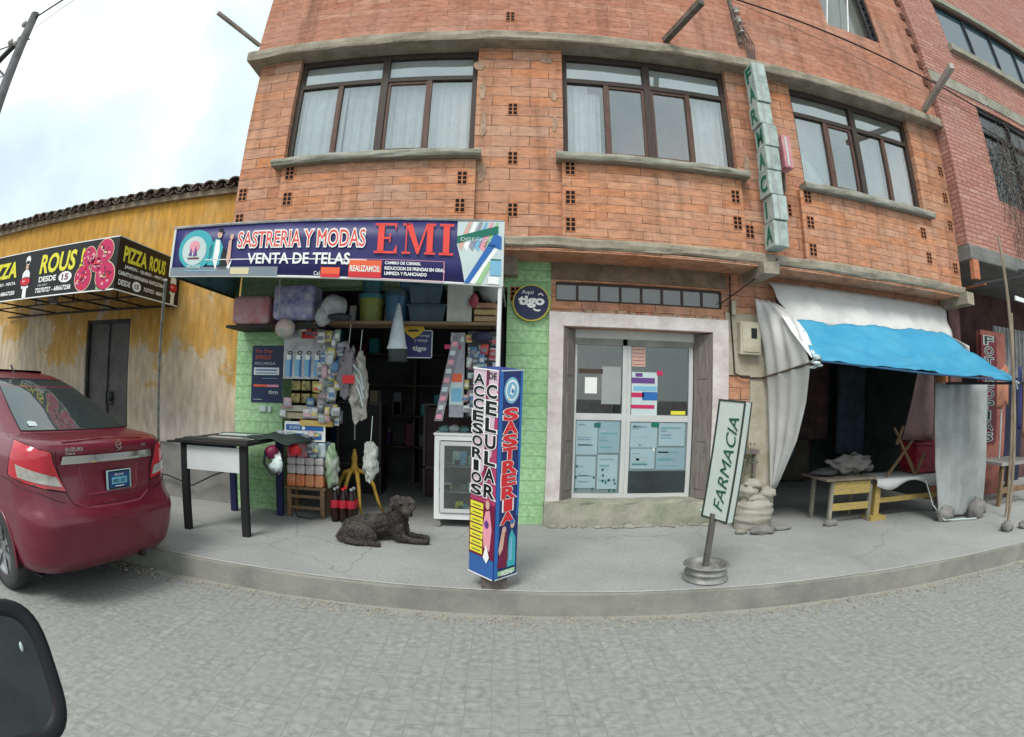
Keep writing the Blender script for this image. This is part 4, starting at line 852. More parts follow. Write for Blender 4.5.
# ================================================================ black table
s = thing('black_table', 'tall black wooden table with a white panel in front of the green wall', 'table', (-2.6, 4.9, PV))
navyleg = mat('navy_paint', (.018, .022, .09), .5)
x0, x1 = -2.92, -2.27; y0, y1 = 4.40, 5.34
for x, y, m_ in ((x0, y0, black), (x1, y0, black), (x0+.03, y1, navyleg), (x1-.05, y1, navyleg)):
    MB().box(x-.035, x+.035, y, y+.06, PV, 1.0).build('leg', m_, s, bevel=.004)
MB().box(x0+.036, x1-.036, y0+.005, y0+.025, .755, .975).build('front_panel', flat('panel_offwhite', (200, 204, 204)), s)
MB().box(x0-.02, x0, y0+.06, y1, .80, .985).build('side_panel', navyleg, s)
MB().box(x0-.07, x1+.07, y0-.05, y1+.08, 1.0, 1.03).build('table_top', black, s, bevel=.004)
MB().box(x0+.10, x1-.02, y0+.30, y0+.42, 1.032, 1.038).build('slat', mat('pale_slat', (.42, .40, .36), .7), s)
MB().box(x0+.05, x1+.05, y0+.62, y0+.80, 1.032, 1.040).build('slat', p_pale, s)
MB().box(x0-.04, x1+.03, y0+.06, y0+.20, 1.032, 1.042).build('slat', mat('dark_slat', (.05, .05, .05), .6), s)
mb = MB(); mb.grid([[(x1-.15+.50*i/12, y0+.30+.75*j/10+.02*math.sin(i), 1.05-.05*max(0, (i-5)/7)**2+.010*math.sin(i*1.1+j*.7)) for i in range(13)] for j in range(11)])
tag(mb.build('table_cloth', mat('dark_cloth', (.03, .055, .05), .8), smooth=True, solid=.006), 'dark oilcloth drooping off the right side of the black table', 'cloth')
mb = MB()
random.seed(5)
for i, (c, m_) in enumerate((((-2.12, 4.72, .93), p_wine), ((-2.08, 4.75, .87), p_white), ((-2.06, 4.70, .80), p_pale), ((-1.98, 4.95, .94), p_red))):
    o = MB().ball(c, (.065, .04, .06), 10, 7, .7, i).build('rag', m_, smooth=True); tag(o, ['wine red rag hanging under the dark oilcloth', 'white rag hanging under the dark oilcloth', 'grey rag hanging lowest under the dark oilcloth', 'bright red rag hanging at the oilcloth edge'][i], 'rag', 'rags hanging from the black table')
o = MB().tube([(-2.16, 4.66, .94), (-2.17, 4.66, .82), (-2.08, 4.62, .73), (-2.0, 4.62, .76)], .012, 5).build('strap', black); tag(o, 'black strap dangling from the right end of the black table', 'strap')
mb = MB().tube([(-4.5, 5.66, .42), (-4.0, 5.62, .45), (-3.6, 5.60, .36), (-3.3, 5.60, .50), (-2.95, 5.4, .62)], .010, 5)
tag(mb.build('electric_cable', black), 'black cable snaking along the foot of the wall behind the table', 'cable')
mb = MB().tube([(-3.1, 4.38, 1.0), (-3.0, 4.38, 1.005), (-2.95, 4.40, 1.0)], .012, 6)
tag(mb.build('side_rod', black), 'short black rod sticking out left of the black table top', 'rod')

# ================================================================ tailor shop goods
random.seed(11)
s = thing('shop_shelf', 'long wooden shelf high across the tailor shop front loaded with buckets', 'shelf', (-1.0, 5.3, 2.15))
MB().box(-1.84, -.06, 5.20, 5.55, 2.165, 2.195).build('board', mat('shelf_wood', (.26, .17, .10), .7, vs=5, stretch=(1, 10, 10)), s)
for x in (-1.8, -.1): MB().box(x-.015, x+.015, 5.22, 5.54, 2.14, 2.163).build('bracket', metal_dk, s)
MB().box(-2.9, -1.85, 5.15, 5.59, 2.13, 2.16).build('board', mat('dark_board', (.05, .045, .04), .8), s)
def bucket(c, r, h, m_, label, lid=None, name='bucket'):
    b_ = thing(name, label, 'bucket', c, group='goods on the high shelf')
    MB().lathe([(0, 0), (r*.82, 0), (r*.98, h*.85), (r*1.04, h*.86), (r*1.04, h*.92), (r, h*.93), (r*.98, h), (0, h*.99)], c, 24).build('body', m_, b_, smooth=False)
    if lid: MB().lathe([(r*1.06, h*.88), (r*1.07, h+.012), (0, h+.02)], c, 24).build('lid', lid, b_)
    MB().tube([(c[0]+r*1.05*math.cos(a), c[1]-r*.1-r*.95*math.sin(a)*.4, c[2]+h*.86-r*.9*math.sin(a)) for a in [PI*k/10 for k in range(11)]], .004, 5).build('handle', steel, b_)
lime_b = mat('lime_plastic', (.26, .30, .06), .4); teal_b = mat('teal_plastic', (.05, .20, .24), .4); blue_b = mat('blue_plastic', (.06, .17, .30), .4); dk_teal = mat('slate_plastic', (.05, .10, .13), .45)
bucket((-1.35, 5.38, 2.197), .13, .27, lime_b, 'lime green bucket with teal lid on the high shelf', teal_b)
bucket((-1.08, 5.38, 2.197), .13, .30, blue_b, 'blue bucket between the lime bucket and the slate tubs', dk_teal)
bucket((-1.35, 5.40, 2.49), .11, .14, teal_b, 'small teal bucket stacked on the lime green bucket')
def tub(c, sx, sy, h, m_, label):
    t_ = thing('plastic_tub', label, 'tub', c, group='goods on the high shelf')
    mb = MB(); mb.add([(c[0]+a*sx*k, c[1]+b*sy*k, c[2]+z) for z, k in ((0, .42), (h*.9, .5)) for a, b in ((-1, -1), (1, -1), (1, 1), (-1, 1))], [(0, 3, 2, 1), (4, 5, 6, 7), (0, 1, 5, 4), (1, 2, 6, 5), (2, 3, 7, 6), (3, 0, 4, 7)]); mb.build('body', m_, t_, bevel=.01)
    MB().box(c[0]-sx*.53, c[0]+sx*.53, c[1]-sy*.53, c[1]+sy*.53, c[2]+h*.88, c[2]+h).build('lid', m_, t_, bevel=.006)
tub((-.76, 5.38, 2.197), .38, .3, .17, dk_teal, 'lower dark slate tub on the high shelf')
tub((-.78, 5.38, 2.37), .34, .28, .20, mat('slate_blue', (.08, .14, .20), .45), 'upper slate blue tub stacked on the dark tub')
tub((-.95, 5.42, 2.49), .2, .2, .12, blue_b, 'small blue tub wedged behind the buckets under the canopy')
o = MB().box(-.56, -.32, 5.22, 5.5, 2.197, 2.58).build('cardboard_box', mat('pale_carton', (.50, .52, .50), .7, vs=4, col2=(.38, .36, .33)), bevel=.005); tag(o, 'tall pale carton on the right half of the high shelf', 'box', 'goods on the high shelf')
o = MB().ball((-.15, 5.3, 2.52), (.10, .1, .13), 10, 8, .3, 2).build('plastic_bag', mat('bag_film', (.40, .43, .42), .4), smooth=True); tag(o, 'swollen translucent bag above the folded cloths', 'bag', 'goods on the high shelf')
for i in range(3):
    o = MB().box(-.30, -.08, 5.2, 5.48, 2.20+i*.065, 2.255+i*.065).build('folded_cloth', mat('fold%d' % i, [(.40, .26, .15), (.45, .33, .16), (.38, .22, .14)][i], .8), bevel=.015); tag(o, ['tan folded cloth lowest of three on the shelf end', 'mustard folded cloth in the middle of three on the shelf end', 'brown folded cloth on top of three on the shelf end'][i], 'cloth', 'folded cloths on the shelf')
o = MB().ball((-.30, 5.2, 2.40), (.05, .04, .07), 8, 6, .5, 1).build('toy_doll', mat('toy_red', (.45, .08, .10), .6), smooth=True); tag(o, 'small red soft toy beside the folded cloths', 'toy')
# left shelf packs
o = MB(); o.box(-2.82, -2.38, 5.12, 5.5, 2.165, 2.46); o = o.build('wrapped_pack', mat('red_pack', (.48, .16, .18), .5, vs=6, col2=(.55, .42, .42)), bevel=.04); tag(o, 'plastic wrapped red and pink pack on the left shelf end', 'pack')
o = MB(); o.box(-2.34, -1.88, 5.10, 5.4, 2.20, 2.56); o = o.build('wrapped_pack', mat('print_pack', (.50, .48, .62), .4, vs=9, col2=(.12, .16, .38)), bevel=.05); tag(o, 'plastic wrapped blue and white printed pack beside the red pack', 'pack')
o = MB().ball((-2.13, 5.0, 2.10), .10, 14, 10, .1).build('beach_ball', mat('ball_mix', (.55, .40, .35), .35, vs=5, col2=(.10, .35, .35)), smooth=True); tag(o, 'small marbled ball in a bag hanging under the printed pack', 'ball')
cap = thing('sun_hat', 'pale grey cloth hat hanging from the left end of the shelf', 'hat', (-1.68, 5.1, 2.2))
hat_m = mat('hat_cloth', (.48, .52, .53), .8, vs=6)
MB().ball((-1.66, 5.1, 2.32), (.135, .10, .12), 16, 10, .15, 4).build('crown', hat_m, cap, smooth=True)
MB().ball((-1.76, 5.08, 2.22), (.08, .08, .10), 12, 8, .3, 6).build('flap', hat_m, cap, smooth=True)
MB().ball((-1.58, 5.05, 2.21), (.12, .08, .035), 12, 6, .3, 8).build('brim', mat('hat_dark', (.05, .06, .07), .8), cap, smooth=True)
# cone shaped cloth hood on string
hd = thing('cone_hood', 'white pointed cloth cone with a dark base hanging in the doorway', 'hood', (-1.0, 5.1, 1.8))
MB().lathe([(0, .0), (.02, -.04), (.055, -.22), (.085, -.40), (.10, -.44), (.09, -.45)], (-1.01, 5.1, 2.36), 18).build('cone', mat('cone_white', (.58, .64, .68), .8, vs=8, col2=(.40, .47, .52)), hd, smooth=True)
MB().lathe([(.085, 0), (.095, -.03), (.085, -.10), (.098, -.125), (0, -.13)], (-1.0, 5.1, 1.92), 18).build('base', mat('cone_base', (.04, .06, .06), .6), hd)
MB().tube([(-1.01, 5.1, 2.35), (-1.0, 5.15, 2.9)], .003, 4).build('string', black, hd)
# hanging shop sign inside
s = thing('hanging_sign', 'small navy hanging sign lettered tigo with a yellow shield inside the doorway', 'sign', (-.86, 5.38, 1.85))
MB().box(-1.03, -.71, 5.385, 5.40, 1.85, 2.13).build('board', flat('tigo_board', (36, 40, 96)), s, bevel=.004)
F = Face((-1.03, 5.384, 1.85), (1, 0, 0), (0, 0, 1))
for q in ((.0, 0, .32, .010), (0, .270, .32, .28), (.31, 0, .32, .28)): F.rect(p_pale, *q, 0)
F.text(p_pale, 'Aqui navega', .10, .205, .19, .035, 1, .0).text(p_pale, 'y recarga', .14, .155, .13, .03, 1, 0).text(p_pale, 'tigo', .12, .06, .14, .06, 1, .03); F.build(s)
MB().prism([(-.98, 2.20), (-.82, 2.20), (-.79, 2.13), (-.84, 2.08), (-.90, 2.04), (-.96, 2.08), (-1.0, 2.13)], 5.36, 5.375).build('shield', flat('shield_yellow', (200, 165, 50)), s)
MB().box(-.95, -.85, 5.352, 5.358, 2.11, 2.13).build('shield_mark', p_black, s)
# navy poster on green wall
s = thing('wall_poster', 'navy poster with orange and white print on the green brick', 'poster', (-2.58, 5.58, 1.36))
MB().box(-2.77, -2.385, 5.583, 5.594, 1.36, 1.98).build('sheet', flat('poster_navy', (30, 45, 80)), s)
F = Face((-2.77, 5.582, 1.36), (1, 0, 0), (0, 0, 1))
F.text(p_orange, 'Yo Soy', .04, .53, .22, .05, 1).text(p_orange, 'AMIGO', .04, .47, .20, .045, 1).text(p_pale, 'RECARGA', .04, .41, .26, .03, 1).rect(p_white, .03, .30, .345, .38, 1).rect(p_blue, .05, .345, .32, .36, 2).rect(p_blue, .05, .315, .32, .325, 2)
F.rect(p_sky, .14, .26, .33, .265, 1).rect(p_orange, .03, .17, .20, .195, 1).rect(p_pink, .20, .17, .345, .195, 1).text(p_pale, 'tigo', .22, .08, .12, .055, 1, .02).rect(p_pale, .03, .03, .14, .035, 1); F.build(s)
for i, x in enumerate((-2.62, -2.55, -2.66)):
    o = MB().box(x, x+.04, 5.57, 5.592, 1.26, 1.32).build('torn_sticker', p_pale); tag(o, ['torn pale sticker just under the navy poster', 'second torn sticker right of the first under the navy poster', 'leftmost torn sticker under the navy poster'][i], 'sticker', 'torn stickers under the poster')
# hanging cards on the left of the doorway
film = mat('clear_film', (.55, .58, .58), .25, vs=7, col2=(.42, .46, .50), alpha=.85)
s = thing('display_card', 'white hanging card of four blue toothbrush packs left of the doorway', 'display card', (-2.07, 5.42, 1.6))
MB().box(-2.31, -1.86, 5.42, 5.435, 1.62, 2.12).build('card', mat('card_white', (.55, .56, .58), .6, vs=6), s)
F = Face((-2.31, 5.418, 1.62), (1, 0, 0), (0, 0, 1))
for i in range(4):
    a = .03+i*.108; F.rect(p_sky, a, .03, a+.05, .22, 1).rect(p_blue, a+.05, .02, a+.075, .24, 1).ring(p_black, a+.05, .27, .028, .022, .010, 2, 12).rect(p_white, a+.01, .20, a+.06, .25, 2)
F.rect(p_red, .20, .42, .36, .49, 1); F.build(s)
for r in range(2):
    for i in range(3):
        o = MB().box(-2.20+i*.115, -2.10+i*.115, 5.40, 5.43, 1.50-.13*r, 1.60-.13*r); o = o.build('snack_bag', mat('bag_yellow', (.46, .38, .12), .45, vs=18, col2=(.03, .03, .02)), bevel=.01)
        tag(o, '%s yellow and black snack bag in the %s row below the toothbrush card' % (('left', 'middle', 'right')[i], ('upper', 'lower')[r]), 'bag', 'snack bags on the door jamb')
for r in range(2):
    o = MB().box(-2.32, -1.84, 5.38, 5.43, 1.285-.075*r, 1.345-.075*r).build('carton_strip', mat('strip%d' % r, [(.50, .46, .36), (.42, .36, .24)][r], .6)); tag(o, ['upper tan carton strip under the snack bags', 'lower tan carton strip above the orange packets'][r], 'carton')
o = MB().box(-2.08, -1.72, 5.36, 5.42, 1.14, 1.20).build('packet_row', mat('orange_pack', (.55, .30, .05), .5, vs=14, col2=(.6, .5, .2))); tag(o, 'row of orange packets over the blue and white notices', 'packets')
s = thing('notice', 'white sheet with two blue printed bars above the stacked rolls', 'notice', (-2.0, 5.4, 1.0))
MB().box(-2.26, -1.80, 5.375, 5.385, .98, 1.18).build('sheet', p_white, s)
F = Face((-2.26, 5.374, .98), (1, 0, 0), (0, 0, 1)); F.rect(p_blue, .02, .11, .44, .17, 1).rect(p_blue, .0, .02, .42, .08, 1).disc(p_white, .22, .135, .02, .02, 2, 10).text(p_white, 'RECARGAS', .06, .125, .12, .03, 2).text(p_white, 'FOTOCOPIAS', .05, .035, .25, .03, 2); F.build(s)
film2 = mat('side_film', (.45, .48, .48), .3, vs=5, col2=(.30, .34, .34))
o = MB().grid([[(-1.84+.13*i/5+.015*math.sin(j*1.7+i), 5.36+.10*i/5+.012*math.sin(j*2.2), 2.12-.92*j/14) for i in range(6)] for j in range(15)]).build('plastic_sheet', film2, smooth=True, solid=.004); tag(o, 'crumpled clear plastic sheet hanging beside the snack bags', 'plastic sheet')
# stacked roll packs on stool
st = thing('wooden_stool', 'small wooden stool carrying the stacked toilet roll packs', 'stool', (-2.03, 5.55, PV))
wood = mat('raw_wood', (.24, .15, .08), .75, vs=5, stretch=(8, 8, 1), bump=.2)
for x, y in ((-2.22, 5.40), (-1.84, 5.40), (-2.22, 5.62), (-1.84, 5.62)): MB().box(x-.022, x+.022, y-.022, y+.022, PV, .47).build('leg', wood, st)
MB().box(-2.26, -1.80, 5.37, 5.66, .47, .50).build('seat', wood, st)
for z in (.26, .38): MB().box(-2.20, -1.86, 5.39, 5.41, z, z+.03).build('stretcher', wood, st)
MB().tube([(-2.15, 5.36, .26), (-2.1, 5.30, .20), (-1.95, 5.30, .19), (-1.82, 5.33, .21)], .008, 5).build('wire', black, st)
def pack(x0, x1, y0, y1, z0, z1, m_, label, nx=4):
    p_ = thing('roll_pack', label, 'pack', ((x0+x1)/2, (y0+y1)/2, z0), group='roll packs stacked on the stool')
    w_ = (x1-x0)/nx
    for i in range(nx): MB().box(x0+i*w_+.002, x0+(i+1)*w_-.002, y0, y1, z0, z1).build('roll', m_, p_, bevel=.02)
pk_o = mat('pack_orange', (.62, .14, .04), .35, vs=9, col2=(.65, .32, .18)); pk_w = mat('pack_white', (.60, .60, .60), .35, vs=11, col2=(.50, .42, .42)); pk_r = mat('pack_red', (.50, .04, .08), .35, vs=9, col2=(.62, .40, .42)); pk_b = mat('pack_blue', (.35, .50, .62), .35, vs=9, col2=(.6, .62, .62))
pack(-2.24, -1.82, 5.36, 5.6, .502, .63, pk_o, 'orange roll pack lowest of the stack on the stool')
pack(-2.24, -1.82, 5.37, 5.6, .632, .73, pk_w, 'white roll pack second from the bottom of the stack')
pack(-2.24, -1.82, 5.37, 5.6, .732, .81, pk_w, 'white roll pack third from the bottom of the stack')
pack(-2.24, -2.0, 5.37, 5.6, .812, .97, pk_r, 'red roll pack on top of the stack at its left', 2)
pack(-1.99, -1.80, 5.38, 5.6, .812, .97, pk_b, 'light blue pack on top of the stack beside the red one', 2)
o = MB().ball((-1.74, 5.42, .74), (.07, .08, .22), 24, 30, .4, 3).rough_edge(.022, 17).build('plastic_bag', mat('clear_green', (.25, .38, .22), .3, vs=6, col2=(.45, .45, .43)), smooth=True); tag(o, 'greenish plastic bag hanging right of the roll packs', 'bag')
# yellow stand
s = thing('mop_stand', 'yellow wooden stand with splayed curved legs beside the cola pack', 'stand', (-1.60, 5.80, PV))
yel = mat('yellow_wood', (.55, .33, .05), .5, vs=5)
MB().lathe([(.0, .0), (.04, .02), (.045, .07), (.03, .12), (.035, .19), (.022, .24), (.015, .28)], (-1.60, 5.8, .60), 14).build('turned_post', yel, s, smooth=True)
MB().tube([(-1.60, 5.8, .98), (-1.60, 5.8, 1.75)], .010, 6).build('rod', steel, s)
for a, b in ((-.22, .0), (.26, .02), (-.08, -.14), (.10, -.14)):
    MB().tube([(-1.60, 5.8, .66), (-1.60+a*.5, 5.8+b*.5, .62), (-1.60+a*.8, 5.8+b*.9, .50), (-1.60+a, 5.8+b*1.1, .32), (-1.60+a*1.25, 5.8+b*1.35, PV)], [.026, .026, .022, .017, .014], 8).build('leg', yel, s, smooth=True)
# cola bottles
cola = mat('cola', (.02, .008, .006), .15, var=.1); lab = mat('cola_label', (.50, .02, .04), .4, vs=20); clear = mat('clear_plastic', (.40, .43, .45), .2)
k = 0
for j in range(2):
    for i in range(3):
        c = (-1.68+i*.088, 5.32+j*.1, PV)
        b_ = thing('cola_bottle', ['left', 'middle', 'right'][i]+' cola bottle with red label in the '+['front', 'back'][j]+' row of the pack by the stand', 'bottle', c, group='pack of cola bottles')
        MB().lathe([(0, 0), (.042, .004), (.046, .05), (.044, .20), (.036, .25), (.018, .31), (.015, .33)], c, 16).build('body', cola, b_, smooth=True)
        MB().lathe([(.0475, .15), (.0475, .23)], c, 16).build('label', lab, b_, smooth=True)
        MB().lathe([(.018, .33), (.018, .352), (0, .352)], c, 12).build('cap', clear if i != 1 else p_red, b_)
# hanging bagged shoes
for i, (x, z0, z1, w_) in enumerate(((-1.52, 1.45, 1.93, .09), (-1.40, 1.22, 1.86, .085), (-1.27, .62, 1.02, .07))):
    o = thing('bagged_garment', ['dark garment with a red tag hanging in clear film left in the doorway', 'pale strapped shoes hanging in a clear bag in the doorway', 'white netted bundle hanging low by the yellow stand'][i], 'bundle', (x, 5.2, z0), group='bundles hanging in the doorway')
    mb = MB(); mb.ball((x, 5.2, (z0+z1)/2), (w_, .05, (z1-z0)/2), 30, 34, .5, i*3); mb.rough_edge(.022, 17); mb.build('body', [mat('garment_dark', (.14, .15, .18), .5, vs=8, col2=(.25, .20, .22)), mat('shoe_film', (.22, .20, .18), .3, vs=9, col2=(.42, .42, .38)), mat('net_white', (.48, .50, .47), .5, vs=14, col2=(.25, .27, .25))][i], o, smooth=True)
    MB().tube([(x, 5.2, z1-.02), (x+.01, 5.22, min(z1+.25, 2.16))], .004, 4).build('string', p_pale, o)
    if i == 0: MB().box(x-.03, x+.09, 5.13, 5.145, 1.58, 1.66).build('tag', p_red, o)
    if i == 1:
        for k2 in range(3): MB().tube([(x-.05+.02*k2, 5.145, z1-.1-.1*k2), (x+.03, 5.13, z1-.18-.1*k2), (x+.06, 5.15, z1-.34-.08*k2)], .008, 5).build('strap', p_pale, o)
# right side of doorway: strips and card grid
s = thing('display_card', 'long slanting strip of pink and silver sachets at the right of the doorway', 'display card', (-.55, 5.3, 1.7))
mb = MB(); mb.prism([(-.66, 1.24), (-.58, 1.24), (-.42, 2.06), (-.50, 2.06)], 5.28, 5.30); mb.build('strip', mat('strip_silver', (.30, .28, .32), .4, vs=16, col2=(.14, .11, .14)), s)
F = Face((-.66, 5.279, 1.24), (1, 0, 0), (.19, 0, 1))
for i in range(9): F.rect(p_pale if i % 2 else p_pink, .012, .02+i*.088, .065, .065+i*.088, 1)
F.build(s, 'sachet')
s = thing('display_card', 'upright card of small bright packs right of the slanting sachet strip', 'display card', (-.45, 5.3, 1.7))
MB().box(-.52, -.38, 5.30, 5.315, 1.28, 2.10).build('card', mat('card_grey', (.33, .34, .36), .5, vs=9, col2=(.20, .20, .23)), s)
F = Face((-.52, 5.299, 1.28), (1, 0, 0), (0, 0, 1)); F.rect(p_pale, .0, .12, .13, .42, 1).rect(p_orange, .02, .34, .12, .42, 2).rect(p_sky, .02, .15, .12, .28, 2).rect(p_mag, -.06, .66, .10, .70, 1).rect(p_pale, .0, .73, .13, .78, 1)
F.build(s, 'pack')
s = thing('display_card', 'dense rack of small hanging packs in rows beside the white post', 'display card', (-.2, 5.35, 1.6))
MB().box(-.36, -.05, 5.34, 5.355, 1.28, 2.12).build('card', mat('rack_dark', (.07, .07, .08), .6), s)
F = Face((-.36, 5.339, 1.28), (1, 0, 0), (0, 0, 1))
for r in range(9):
    for i in range(3): F.rect(random.choice([p_pale, p_pink, flat('pack_mid', (120, 105, 115)), MATS['pack_mid']]), .012+i*.10, .02+r*.09, .095+i*.10, .075+r*.09 - (.03 if (r+i) % 2 else 0), 1)
F.build(s, 'pack')
o = MB().ball((-.22, 5.25, 2.06), (.10, .06, .05), 10, 6, .3, 3).build('knit_cap', mat('cap_navy', (.03, .03, .07), .7), smooth=True); tag(o, 'navy cap hanging under the folded cloths', 'cap')
# white glass cabinet
s = thing('glass_cabinet', 'small white glass fronted cabinet on casters right of the dog', 'cabinet', (-.36, 5.5, PV))
x0, x1, y0, y1, z0, z1 = -.66, -.10, 5.34, 5.72, .26, 1.10
mb = MB().box(x0, x0+.05, y0, y0+.04, z0, z1).box(x1-.05, x1, y0, y0+.04, z0, z1).box(x0+.05, x1-.05, y0, y0+.04, z1-.05, z1).box(x0+.05, x1-.05, y0, y0+.04, z0, z0+.06)
mb.box(x0, x0+.03, y1-.03, y1, z0, z1).box(x1-.03, x1, y1-.03, y1, z0, z1).box(x0, x1, y0+.04, y1-.03, z0, z0+.02); mb.build('frame', white_p, s)
MB().box(x0-.01, x1+.01, y0-.01, y1, z1+.001, z1+.02).build('top', white_p, s)
dr_ = MB().box(x0+.06, x0+.10, y0-.018, y0-.002, z0+.07, z1-.06).box(x1-.10, x1-.06, y0-.018, y0-.002, z0+.07, z1-.06).box(x0+.10, x1-.10, y0-.018, y0-.002, z0+.07, z0+.11).box(x0+.10, x1-.10, y0-.018, y0-.002, z1-.10, z1-.06).build('door', white_al, s)
MB().box(x0+.10, x1-.10, y0-.012, y0-.008, z0+.11, z1-.10).build('glass_pane', shop_glass, dr_)
MB().box(x1-.085, x1-.075, y0-.03, y0-.018, .66, .74).build('handle', steel, dr_)
MB().box(x0+.03, x1-.03, y1-.02, y1-.01, z0, z1).build('back', mat('cab_back', (.12, .13, .13), .7), s)
for z in (.52, .78): MB().box(x0+.03, x1-.03, y0+.05, y1-.03, z, z+.012).build('shelf', mat('shelf_pale', (.4, .4, .4), .6), s)
for x in (x0+.04, x1-.04): MB().lathe([(.0, -.015), (.028, -.012), (.028, .012), (0, .015)], (x, y0+.03, PV+.03), 14, 'Y').tube([(x, y0+.03, PV+.05), (x, y0+.03, .26)], .01, 6).build('caster', steel, s)
for i in range(12):
    z = (.28, .535, .795)[i % 3]; x = random.uniform(x0+.12, x1-.12); h = random.uniform(.06, .14)
    o = MB().box(x-.04, x+.04, 5.45, 5.55, z, z+h).build('small_pack', random.choice([p_pale, p_cream, p_lime, p_sky, flat('mid_grey', (110, 115, 118)), p_yellow]), bevel=.01)
    tag(o, 'small pack on a shelf inside the white glass cabinet', 'pack', 'small packs in the glass cabinet')
for i in range(5):
    o = MB().ball((-.58+i*.10, 5.48, 1.15+.01*(i % 2)), (.06, .05, .04), 9, 6, .4, i).build('bagged_item', mat(['bag_teal', 'bag_film2', 'bag_teal', 'bag_dk', 'bag_film2'][i], [(.10, .22, .22), (.35, .38, .38), (.10, .22, .22), (.04, .05, .05), (.35, .38, .38)][i], .4), smooth=True)
    tag(o, ['teal bagged item at the left end of the cabinet top', 'clear bagged item second from left on the cabinet top', 'teal bagged item in the middle of the cabinet top', 'black bagged item on the cabinet top', 'clear bagged item at the right end of the cabinet top'][i], 'bag', 'bagged items on the cabinet')
# dim showcases inside
for i, (x0, x1) in enumerate(((-2.15, -1.55), (-1.0, -.25))):
    s = thing('showcase', ['unlit glass showcase deep inside the shop on the left', 'unlit glass showcase deep inside the shop behind the cabinet'][i], 'showcase', ((x0+x1)/2, 7.2, .1))
    mb = MB(); yy = 6.9
    mb.box(x0, x0+.03, yy, yy+.03, .18, 1.35).box(x1-.03, x1, yy, yy+.03, .18, 1.35).box(x0, x1, yy, yy+.03, 1.35, 1.38).box(x0, x1, yy, yy+.03, .55, .58); mb.build('frame', mat('frame_dim', (.10, .09, .085), .5), s)
    MB().box(x0, x1, yy+.04, yy+.4, .18, 1.33).build('body', mat('case_dim', (.03, .03, .032), .4) if i == 0 else mat('case_dim2', (.06, .012, .015), .5), s)

# ================================================================ garage side: cloths, awning, benches
s = thing('blue_tarp', 'bright blue tarpaulin stretched as an awning over the open garage', 'tarp', (4.2, 4.6, 2.0))
bl, br_, fr, fl = Vector((3.08, 5.2, 2.36)), Vector((5.45, 5.2, 2.41)), Vector((5.40, 3.82, 1.755)), Vector((2.86, 4.45, 1.885))
rows = []
for j in range(33):
    t_ = j/32; row = []
    for i in range(61):
        u = i/60; p_ = bl.lerp(br_, u).lerp(fl.lerp(fr, u), t_); p_.z -= .10*math.sin(PI*u)*math.sin(PI*t_)**.8; p_.z += .006*math.sin(u*33+t_*5)*t_+.040*noise.noise(Vector((u*7, t_*4, 0)))+.014*noise.noise(Vector((u*22+t_*9, t_*12, 3)))+.012*abs(noise.noise(Vector((u*16+t_*6, t_*3, 5))))
        row.append(p_)
    rows.append(row)
MB().grid(rows).build('sheet', mat('blue_sheet', (.04, .27, .46), .55, vs=3, col2=(.07, .33, .50), spec=.25, bump=.9, bs=7), s, smooth=True, solid=.003)
MB().tube([fl, fl.lerp(fr, .5)-Vector((0, 0, .02)), fr], .010, 6).build('hem_rope', mat('rope_dark', (.03, .10, .2), .8), s)
s = thing('awning_pole', 'thin dark pole holding out the left front corner of the blue tarp', 'pole', (2.85, 5.0, 1.8))
MB().tube([(2.86, 5.57, 1.76), (2.90, 4.40, 1.89)], .014, 6).build('pole', mat('pole_bamboo', (.16, .13, .10), .8), s)
mb = MB()
for i in range(7): mb.ball((2.88+.03*math.sin(i*2), 4.46+.05*math.cos(i*1.7), 1.87+.015*i-.04), (.045, .03, .018), 7, 5, .6, i)
mb.build('knot', p_pale, s, smooth=True)
MB().tube([(4.75, 4.45, 1.73), (5.42, 3.82, 1.74), (5.8, 3.7, 1.76)], .014, 6).build('pole', black, s)
cloth_w = mat('white_cloth', (.62, .62, .61), .85, vs=2.5, col2=(.50, .495, .48), bump=.7, bs=9)
rows = []
for j in range(11):
    t_ = j/10; rows.append([(2.92+(3.10-2.92)*t_+(2.98-.25*t_)*i/30+(.02*math.sin(j)), 5.52-.25*t_+.025*math.sin(i*.9)*t_+.01*math.sin(i*2.3), 2.84-.49*t_-.10*(i/30)*(1-t_)*.2) for i in range(31)])
tag(MB().grid(rows).build('white_cloth', cloth_w, smooth=True, solid=.003), 'wide dirty white cloth hung behind and above the blue tarp', 'cloth')
tag(MB().grid([[(5.45+.18*i/6*(1-j/6)+.06*j/6, 5.2-.5*j/6, 2.42-.12*i/6-.22*j/6) for i in range(7)] for j in range(7)]).build('white_cloth', cloth_w, smooth=True, solid=.003), 'small white cloth corner peeping out right of the blue tarp', 'cloth')
def hang(L_, R_, n, m_, name, label, amp=.014, fr_q=3.2):
    rows = []
    for k in range(len(L_)-1):
        for j in range(5):
            t_ = j/5; a, b = Vector(L_[k]).lerp(Vector(L_[k+1]), t_), Vector(R_[k]).lerp(Vector(R_[k+1]), t_); row = []
            for i in range(n+1):
                u = i/n; p_ = a.lerp(b, u); d_ = (b-a).normalized().cross(Vector((0, 0, 1))); row.append(p_+d_*amp*math.sin(u*fr_q*2*PI+k*.4)*math.sin(PI*u)**.3)
            rows.append(row)
    rows.append([Vector(L_[-1]).lerp(Vector(R_[-1]), i/n) for i in range(n+1)])
    return tag(MB().grid(rows).build(name, m_, smooth=True, solid=.003), label, 'curtain')
